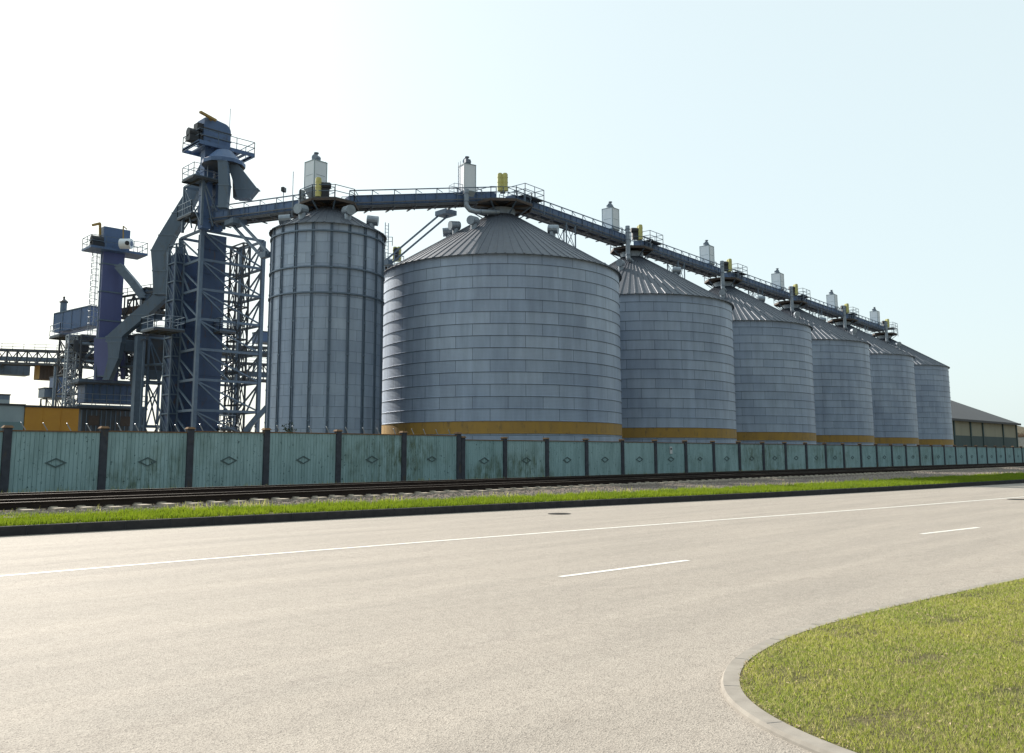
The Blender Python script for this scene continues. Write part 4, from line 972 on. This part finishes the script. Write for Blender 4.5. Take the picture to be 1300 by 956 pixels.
# dark hopper behind
hp = at(196, 445, 89); r = empty('hopper_bin', hp, 'dark hopper bin behind the link frame', 'hopper')
MB().box(hp+Vector((0, 0, 0)), (1.9, 1.6, 4.2)).build('bin', 'steel_d', r); MB().loft([(hp.x-.95, hp.y-.8, hp.z-2.1), (hp.x+.95, hp.y-.8, hp.z-2.1), (hp.x+.95, hp.y+.8, hp.z-2.1), (hp.x-.95, hp.y+.8, hp.z-2.1)], [(hp.x-.3, hp.y-.3, hp.z-3.0), (hp.x+.3, hp.y-.3, hp.z-3.0), (hp.x+.3, hp.y+.3, hp.z-3.0), (hp.x-.3, hp.y+.3, hp.z-3.0)]).build('outlet', 'steel', r)
hp = at(192, 388, 89); r = empty('hopper_bin', hp, 'dark bin at the end of the trussed gallery beside the tall tower', 'hopper'); MB().box(hp, (1.8, 1.6, 3.0)).build('bin', 'steel', r); MB().box(hp+Z*1.6, (2.0, 1.8, .2)).build('lid', 'steel_d', r)
# extra walkways, pipes and braces tangled round the shorter elevator
decking('steel_deck', at(92, 447, 89.5), 5.4, 2.2, 'dark middle walkway left of the shorter elevator', True, .2, 'steel_d')
decking('steel_deck', at(152, 452, 89), 4.6, 2.4, 'dark middle walkway between the shorter elevator and the thick column', True, .2, 'steel_d')
decking('steel_deck', at(150, 424, 88.5), 4.9, 2.6, 'upper dark walkway right of the shorter elevator', True, .25, 'steel_d')
frame_tower('support_frame', at(154, 480, 88.2).xy.to_3d(), 2.6, 2.2, at(154, 480, 88.2).z, at(154, 424, 88.2).z, 3, 'dense dark bracing frame right of the grey hopper chute', 'steel_d', .16, .12, cat='steel frame')
frame_tower('support_frame', at(80, 556, 90).xy.to_3d(), 1.4, 3.0, GZ, at(80, 424, 90).z, 7, 'dark braced frame carrying the deck under the clad gallery', 'steel_d', .16, .12, cat='steel frame')
frame_tower('support_frame', at(216, 556, 85).xy.to_3d(), 2.2, 2.0, GZ, at(216, 330, 85).z, 9, 'dark braced frame in front of the left side of the tall tower', 'steel', .16, .12, cat='steel frame')
for k, (a, b, rr_, lb) in enumerate(((at(100, 436, 88.6), at(178, 440, 88.6), .16, 'dark horizontal pipe crossing behind the shorter elevator'), (at(153, 466, 88), at(212, 462, 86), .13, 'lower thin pipe running towards the tall tower'), (at(95, 468, 89), at(122, 440, 89), .14, 'thin slanting pipe left of the shorter elevator'), (at(160, 400, 89), at(160, 478, 89), .2, 'upright dark pipe right of the shorter elevator'), (at(168, 455, 88.5), at(168, 545, 88.5), .15, 'upright dark pipe at the right end of the machine house'))):
    r = empty('pipe', a, lb, 'pipe', 'pipes of the left plant'); MB().tube(a, b, rr_, 8).build('tube', 'steel', r); m2 = MB(); dd = (Vector(b)-Vector(a)).normalized()
    for t in (.02, .5, .98): c = Vector(a).lerp(Vector(b), t); MB().tube(c-dd*.06, c+dd*.06, rr_*1.5, 8).build('flange', 'steel_d', r)
for k, (px, py, d, sx, sz, lb, mt) in enumerate(((184, 412, 87, 1.3, 1.6, 'small grey machine box at the foot of the slanting chute', 'chute'), (101, 440, 89, 1.5, 1.2, 'dark drive box on the middle walkway, left of the shorter elevator', 'steel_d'), (165, 440, 88.4, 1.4, 1.2, 'dark drive box on the walkway right of the shorter elevator', 'steel'))):
    c = at(px, py, d); r = empty('machine_box', c, lb, 'machine'); MB().box(c, (sx, 1.1, sz)).build('housing', mt, r, bevel=.05); MB().box(c+Z*(sz/2+.08), (sx*.6, .7, .16)).build('cover', 'steel_d', r); MB().tube(c+Vector((-sx/2-.5, 0, 0)), c+Vector((-sx/2, 0, 0)), .28, 12).build('motor', 'black', r)
# ------------------------------------------------------------------ far conveyor bridge
FD = 120.
box_gallery(at(-60, 451, FD), at(92, 456, FD-2), 1.9, 2.2, 'long dark truss bridge entering from the left edge of the photo', 'steel_d', 'steel', 1.4, True, 'truss_bridge')
box_gallery(at(92, 453, FD-2), at(172, 460, FD-3), 2.6, 2.2, 'dark truss bridge passing behind the shorter elevator', 'steel_d', 'steel', 1.2, True, 'truss_bridge')
box_gallery(at(279, 444, FD-4), at(345, 447, FD-4), 1.0, 2.0, 'thin upper truss bridge seen between the tall tower and the tall silo', 'steel_d', 'steel', 1.2, True, 'truss_bridge')
box_gallery(at(279, 470, FD-4), at(345, 474, FD-4), 2.2, 2.0, 'deeper lower truss bridge seen between the tall tower and the tall silo', 'steel_d', 'steel', 1.2, True, 'truss_bridge')
def cabin(name, A, L, dp, h, label, mat, end=None, trim='dark', ribs=0, cat='container', group=None):
    r = empty(name, A, label, cat, group); A = Vector(A)
    MB().box((A.x+L/2, A.y+dp/2, A.z+h/2), (L, dp, h)).build('wall', mat, r)
    MB().box((A.x+L/2, A.y+dp/2, A.z+h+.05), (L+.12, dp+.12, .14)).build('roof', trim, r)
    if end: MB().box((A.x-.02, A.y+dp/2, A.z+h/2), (.05, dp-.05, h-.06)).build('end_wall', end, r)
    if ribs:
        k = round(L/ribs)
        for i in range(1, k): MB().box((A.x+L*i/k, A.y-.015, A.z+h/2), (.05, .04, h-.1)).build('wall_rib', mat, r)
    return r
def xlen(px0, py, px1, d):
    a = at(px0, py, d); b = on_y(px1, py, a.y); return b.x-a.x
cabin('box_container', at(50, 481, 118), xlen(50, 481, 88, 118), 2.4, at(46, 462, 118).z-at(46, 481, 118).z, 'rust brown container with a yellow end slung under the truss bridge', 'rusty', 'yellow', 'steel_d', .5)
cabin('box_container', at(-12, 474, 119), xlen(-12, 474, 38, 119), 2.4, at(0, 461, 119).z-at(0, 474, 119).z, 'pale grey container under the truss bridge at the left edge', 'chute', None, 'steel_d', .8)
a = at(70, 504, 110); cabin('box_container', a, xlen(70, 504, 90, 110), 2.6, 2.6, 'dark blue box on legs left of the machine house', 'blue', None, 'steel_d', .6)
a = at(56, 504, 110); cb = cabin('box_container', a, xlen(56, 504, 70, 110), 2.4, 1.1, 'low pale blue box beside the dark blue box on legs', 'steel', None, 'steel_d', 0)
a = at(56, 556, 110); frame_tower('support_frame', Vector((a.x, a.y+.1, 0)), 3.4, 2.2, GZ, at(56, 505, 110).z, 2, 'thin braced legs under the dark blue box at the left', 'steel_d', .16, .09)
a = at(331, 434, 117); cabin('box_container', a, 3.4, 2.4, 1.4, 'blue box on the upper truss bridge just left of the tall silo', 'blue', None, 'steel_d', 0)
# sheds behind the fence at the left
a = at(30, 552, 62); zt_ = at(30, 516, 62).z
L = xlen(30, 530, 98.5, 62); cabin('shed', Vector((a.x, a.y, GZ)), L, 4, zt_-GZ, 'orange yellow flat roofed shed behind the fence at the left', 'shed_y', None, 'dark', L/3, 'shed')
L2 = a.x-xlen(-60, 530, 30, 62)-a.x; a2 = at(-60, 552, 62); r = cabin('shed', Vector((a.x-9.0, a.y+.1, GZ)), 8.97, 4, at(10, 515, 62).z-GZ, 'pale blue grey shed with a teal lower wall at the left edge', 'shed_g', None, 'dark', 0, 'shed')
MB().box((a.x-4.5, a.y+.07, GZ+(at(10, 536, 62).z-GZ)/2), (8.9, .06, at(10, 536, 62).z-GZ)).build('lower_wall', 'shed_t', r)
a = at(-20, 556, 100); cabin('hut', Vector((a.x, a.y, GZ)), xlen(-20, 540, 9, 100), 4, at(0, 500, 100).z-GZ, 'dark hut with a pale window, behind the pale shed at the left edge', 'steel', None, 'dark', 0, 'hut')
b_ = at(-4, 511, 100); r = [o for o in C.objects if o.name == 'hut'][0]; MB().box((on_y(3, 510, a.y).x, a.y-.03, at(0, 509, 100).z), (1.4, .05, .55)).build('window', 'shed_g', r)
# small drive and vent pipes behind the tall silo's right edge
q = at(504, 326, 92); drive(q, q.z-.5, math.atan2(rr3.y, rr3.x), 'yellow green drive unit low behind the left shoulder of the widest silo', .9)
r = decking('steel_deck', at(489, 334, 90), 2.4, 2.0, 'small deck between the tall silo and the widest silo', True)
q = at(491, 300, 88); r = empty('ladder', q, 'slim ladder with a small railed stage at the right edge of the tall silo', 'ladder'); mb = MB()
for k in (-.2, .2): mb.bar((q.x+k, q.y, q.z-4), (q.x+k, q.y, q.z+1.4), .06)
for z in np.arange(-3.8, 1.3, .35): mb.bar((q.x-.2, q.y, q.z+z), (q.x+.2, q.y, q.z+z), .035)
mb.build('rails', 'galv', r); MB().rail([at(490, 312, 88), at(498, 312, 88), at(498, 312, 89)], .9, .9, .05).build('stage_railing', 'galv', r)
# shrubs at the foot of the tall silo
def shrub(c, R, hh, label, n=260):
    r = empty('shrub', c, label, 'shrub', 'shrubs behind the fence'); mb = MB(); tw = MB(); rg = random.Random(int(c.x*10))
    for i in range(14):
        a = rg.uniform(0, 2*PI); q = Vector((R*.7*math.cos(a)*rg.random(), R*.7*math.sin(a)*rg.random(), hh*rg.uniform(.6, 1.0))); tw.bar(c, c+q, .03)
    for i in range(n):
        a = rg.uniform(0, 2*PI); b = rg.uniform(0, 1); q = c+Vector((R*math.cos(a)*math.sqrt(rg.random())*(1-.5*b), R*math.sin(a)*(1-.5*b)*rg.random(), hh*(.25+.8*b)))
        s_ = .12; mb.add([q+Vector([rg.uniform(-s_, s_) for _ in range(3)]) for _ in range(3)], [(0, 1, 2)])
    mb.build('foliage', 'leaf', r); tw.build('stems', 'bark', r)
for px, d, hh, lb in ((367, 66, 4.0, 'small dark shrub at the foot of the tall silo'), (490, 66, 3.1, 'low rounded shrub in the gap right of the tall silo')):
    c = at(px, 560, d); shrub(Vector((c.x, c.y, GZ)), .9, hh-GZ, lb)
# ------------------------------------------------------------------ barn at the right
A = at(1195, 531, 192); B = on_y(1290, 544.5, A.y); ez = 7.6
A.z = B.z = 0
bx0, bx1, by = A.x, B.x, A.y
# eave height from the photograph's scale
ez = at(1209, 533, (on_y(1209, 533, by)-CAM).dot(Fv)).z
wd_ = 44; rz_ = ez+wd_/2*math.tan(rad(23))
r = empty('barn', (bx0, by, GZ), 'long low barn with a dark grey roof at the far right beyond the silos', 'barn')
bw = MB(); bw.add([(bx0, by, GZ), (bx1, by, GZ), (bx1, by, ez), (bx0, by, ez), (bx0, by+wd_, GZ), (bx1, by+wd_, GZ), (bx1, by+wd_, ez), (bx0, by+wd_, ez), (bx0, by+wd_/2, rz_-.1), (bx1, by+wd_/2, rz_-.1)], [(0, 1, 2, 3), (5, 4, 7, 6), (1, 5, 6, 9, 2), (4, 0, 3, 8, 7)]); bw.build('wall', 'barn_w', r)
lh = GZ+(ez-GZ)*.62
MB().box(((bx0+bx1)/2, by-.06, (GZ+lh)/2), (bx1-bx0-.3, .1, lh-GZ)).build('lower_wall', 'barn_g', r)
for x in [on_y(p_, 550, by).x for p_ in (1211, 1232, 1247.5, 1273, 1290)]: MB().box((x, by-.12, (GZ+ez)/2), (.6, .3, ez-GZ)).build('column', 'barn_g', r)
rf = MB(); ov = .9
rf.loft([(bx0-1, by-ov, ez-.25), (bx0-1, by+wd_/2, rz_), (bx0-1, by+wd_+ov, ez-.25), (bx0-1, by+wd_+ov, ez+.15), (bx0-1, by+wd_/2, rz_+.4), (bx0-1, by-ov, ez+.15)], [(bx1+1, by-ov, ez-.25), (bx1+1, by+wd_/2, rz_), (bx1+1, by+wd_+ov, ez-.25), (bx1+1, by+wd_+ov, ez+.15), (bx1+1, by+wd_/2, rz_+.4), (bx1+1, by-ov, ez+.15)])
rf.build('roof', 'barn_r', r)
MB().box(((bx0+bx1)/2, by-ov-.06, ez+.02), (bx1-bx0+2, .1, .5)).build('gutter', 'dark', r)
# ------------------------------------------------------------------ hills and bare trees
hl = MB(); hp_ = []
for i in range(60):
    x = 250+i*22; yb = 130; h_ = 13+9*math.sin(i*.21)+4*math.sin(i*.7+1)+3*math.sin(i*1.7)
    hp_.append((x, h_*min(1, i/6+.5)))
rows = [[(x, 150+(x-250)*.05, GZ) for x, h_ in hp_], [(x, 210+(x-250)*.1, GZ+h_*1.2) for x, h_ in hp_], [(x, 270+(x-250)*.1, GZ+h_*1.7) for x, h_ in hp_], [(x, 420+(x-250)*.1, GZ) for x, h_ in hp_]]
sheet('hills', rows, 'earth')
def bare_tree(c, H, label, seed):
    rg = random.Random(seed); r = empty('bare_tree', c, label, 'tree', 'bare trees at the right edge'); tw = MB(); cr_ = MB()
    tw.bar(c, c+Vector((rg.uniform(-.3, .3), 0, H*.45)), H*.035, None, 6); top = c+Vector((0, 0, H*.4)); tw.build('trunk', 'bark', r)
    def br(p, d, L, t, k):
        q = p+d*L; cr_.bar(p, q, t)
        if k == 0: return
        for _ in range(3):
            nd = (d+Vector((rg.uniform(-.8, .8), rg.uniform(-.8, .8), rg.uniform(-.2, .6)))).normalized(); br(p.lerp(q, rg.uniform(.5, 1)), nd, L*.72, t*.6, k-1)
    for _ in range(7): br(top-Vector((0, 0, rg.uniform(0, H*.15))), Vector((rg.uniform(-1, 1), rg.uniform(-1, 1), rg.uniform(.4, 1.2))).normalized(), H*.22, H*.014, 4)
    cr_.build('crown', 'bark', r)
for k, (px, d, H, lb) in enumerate(((1297, 262, 10.5, 'bare brown tree at the right edge just past the barn end'), (1306, 250, 11.5, 'bare brown tree at the right frame edge, nearest the camera'), (1289, 300, 11.0, 'bare brown tree showing behind the far corner of the barn'))):
    c = at(px, 560, d); bare_tree(Vector((c.x, c.y, GZ)), H, lb, k)
p = at(1301, 552, 232); cabin('shed', Vector((p.x, p.y, GZ)), 9, 5, at(1301, 555, 232).z-GZ, 'tiny pale shed beyond the barn at the right edge', 'signw', None, 'rusty', 0, 'shed')
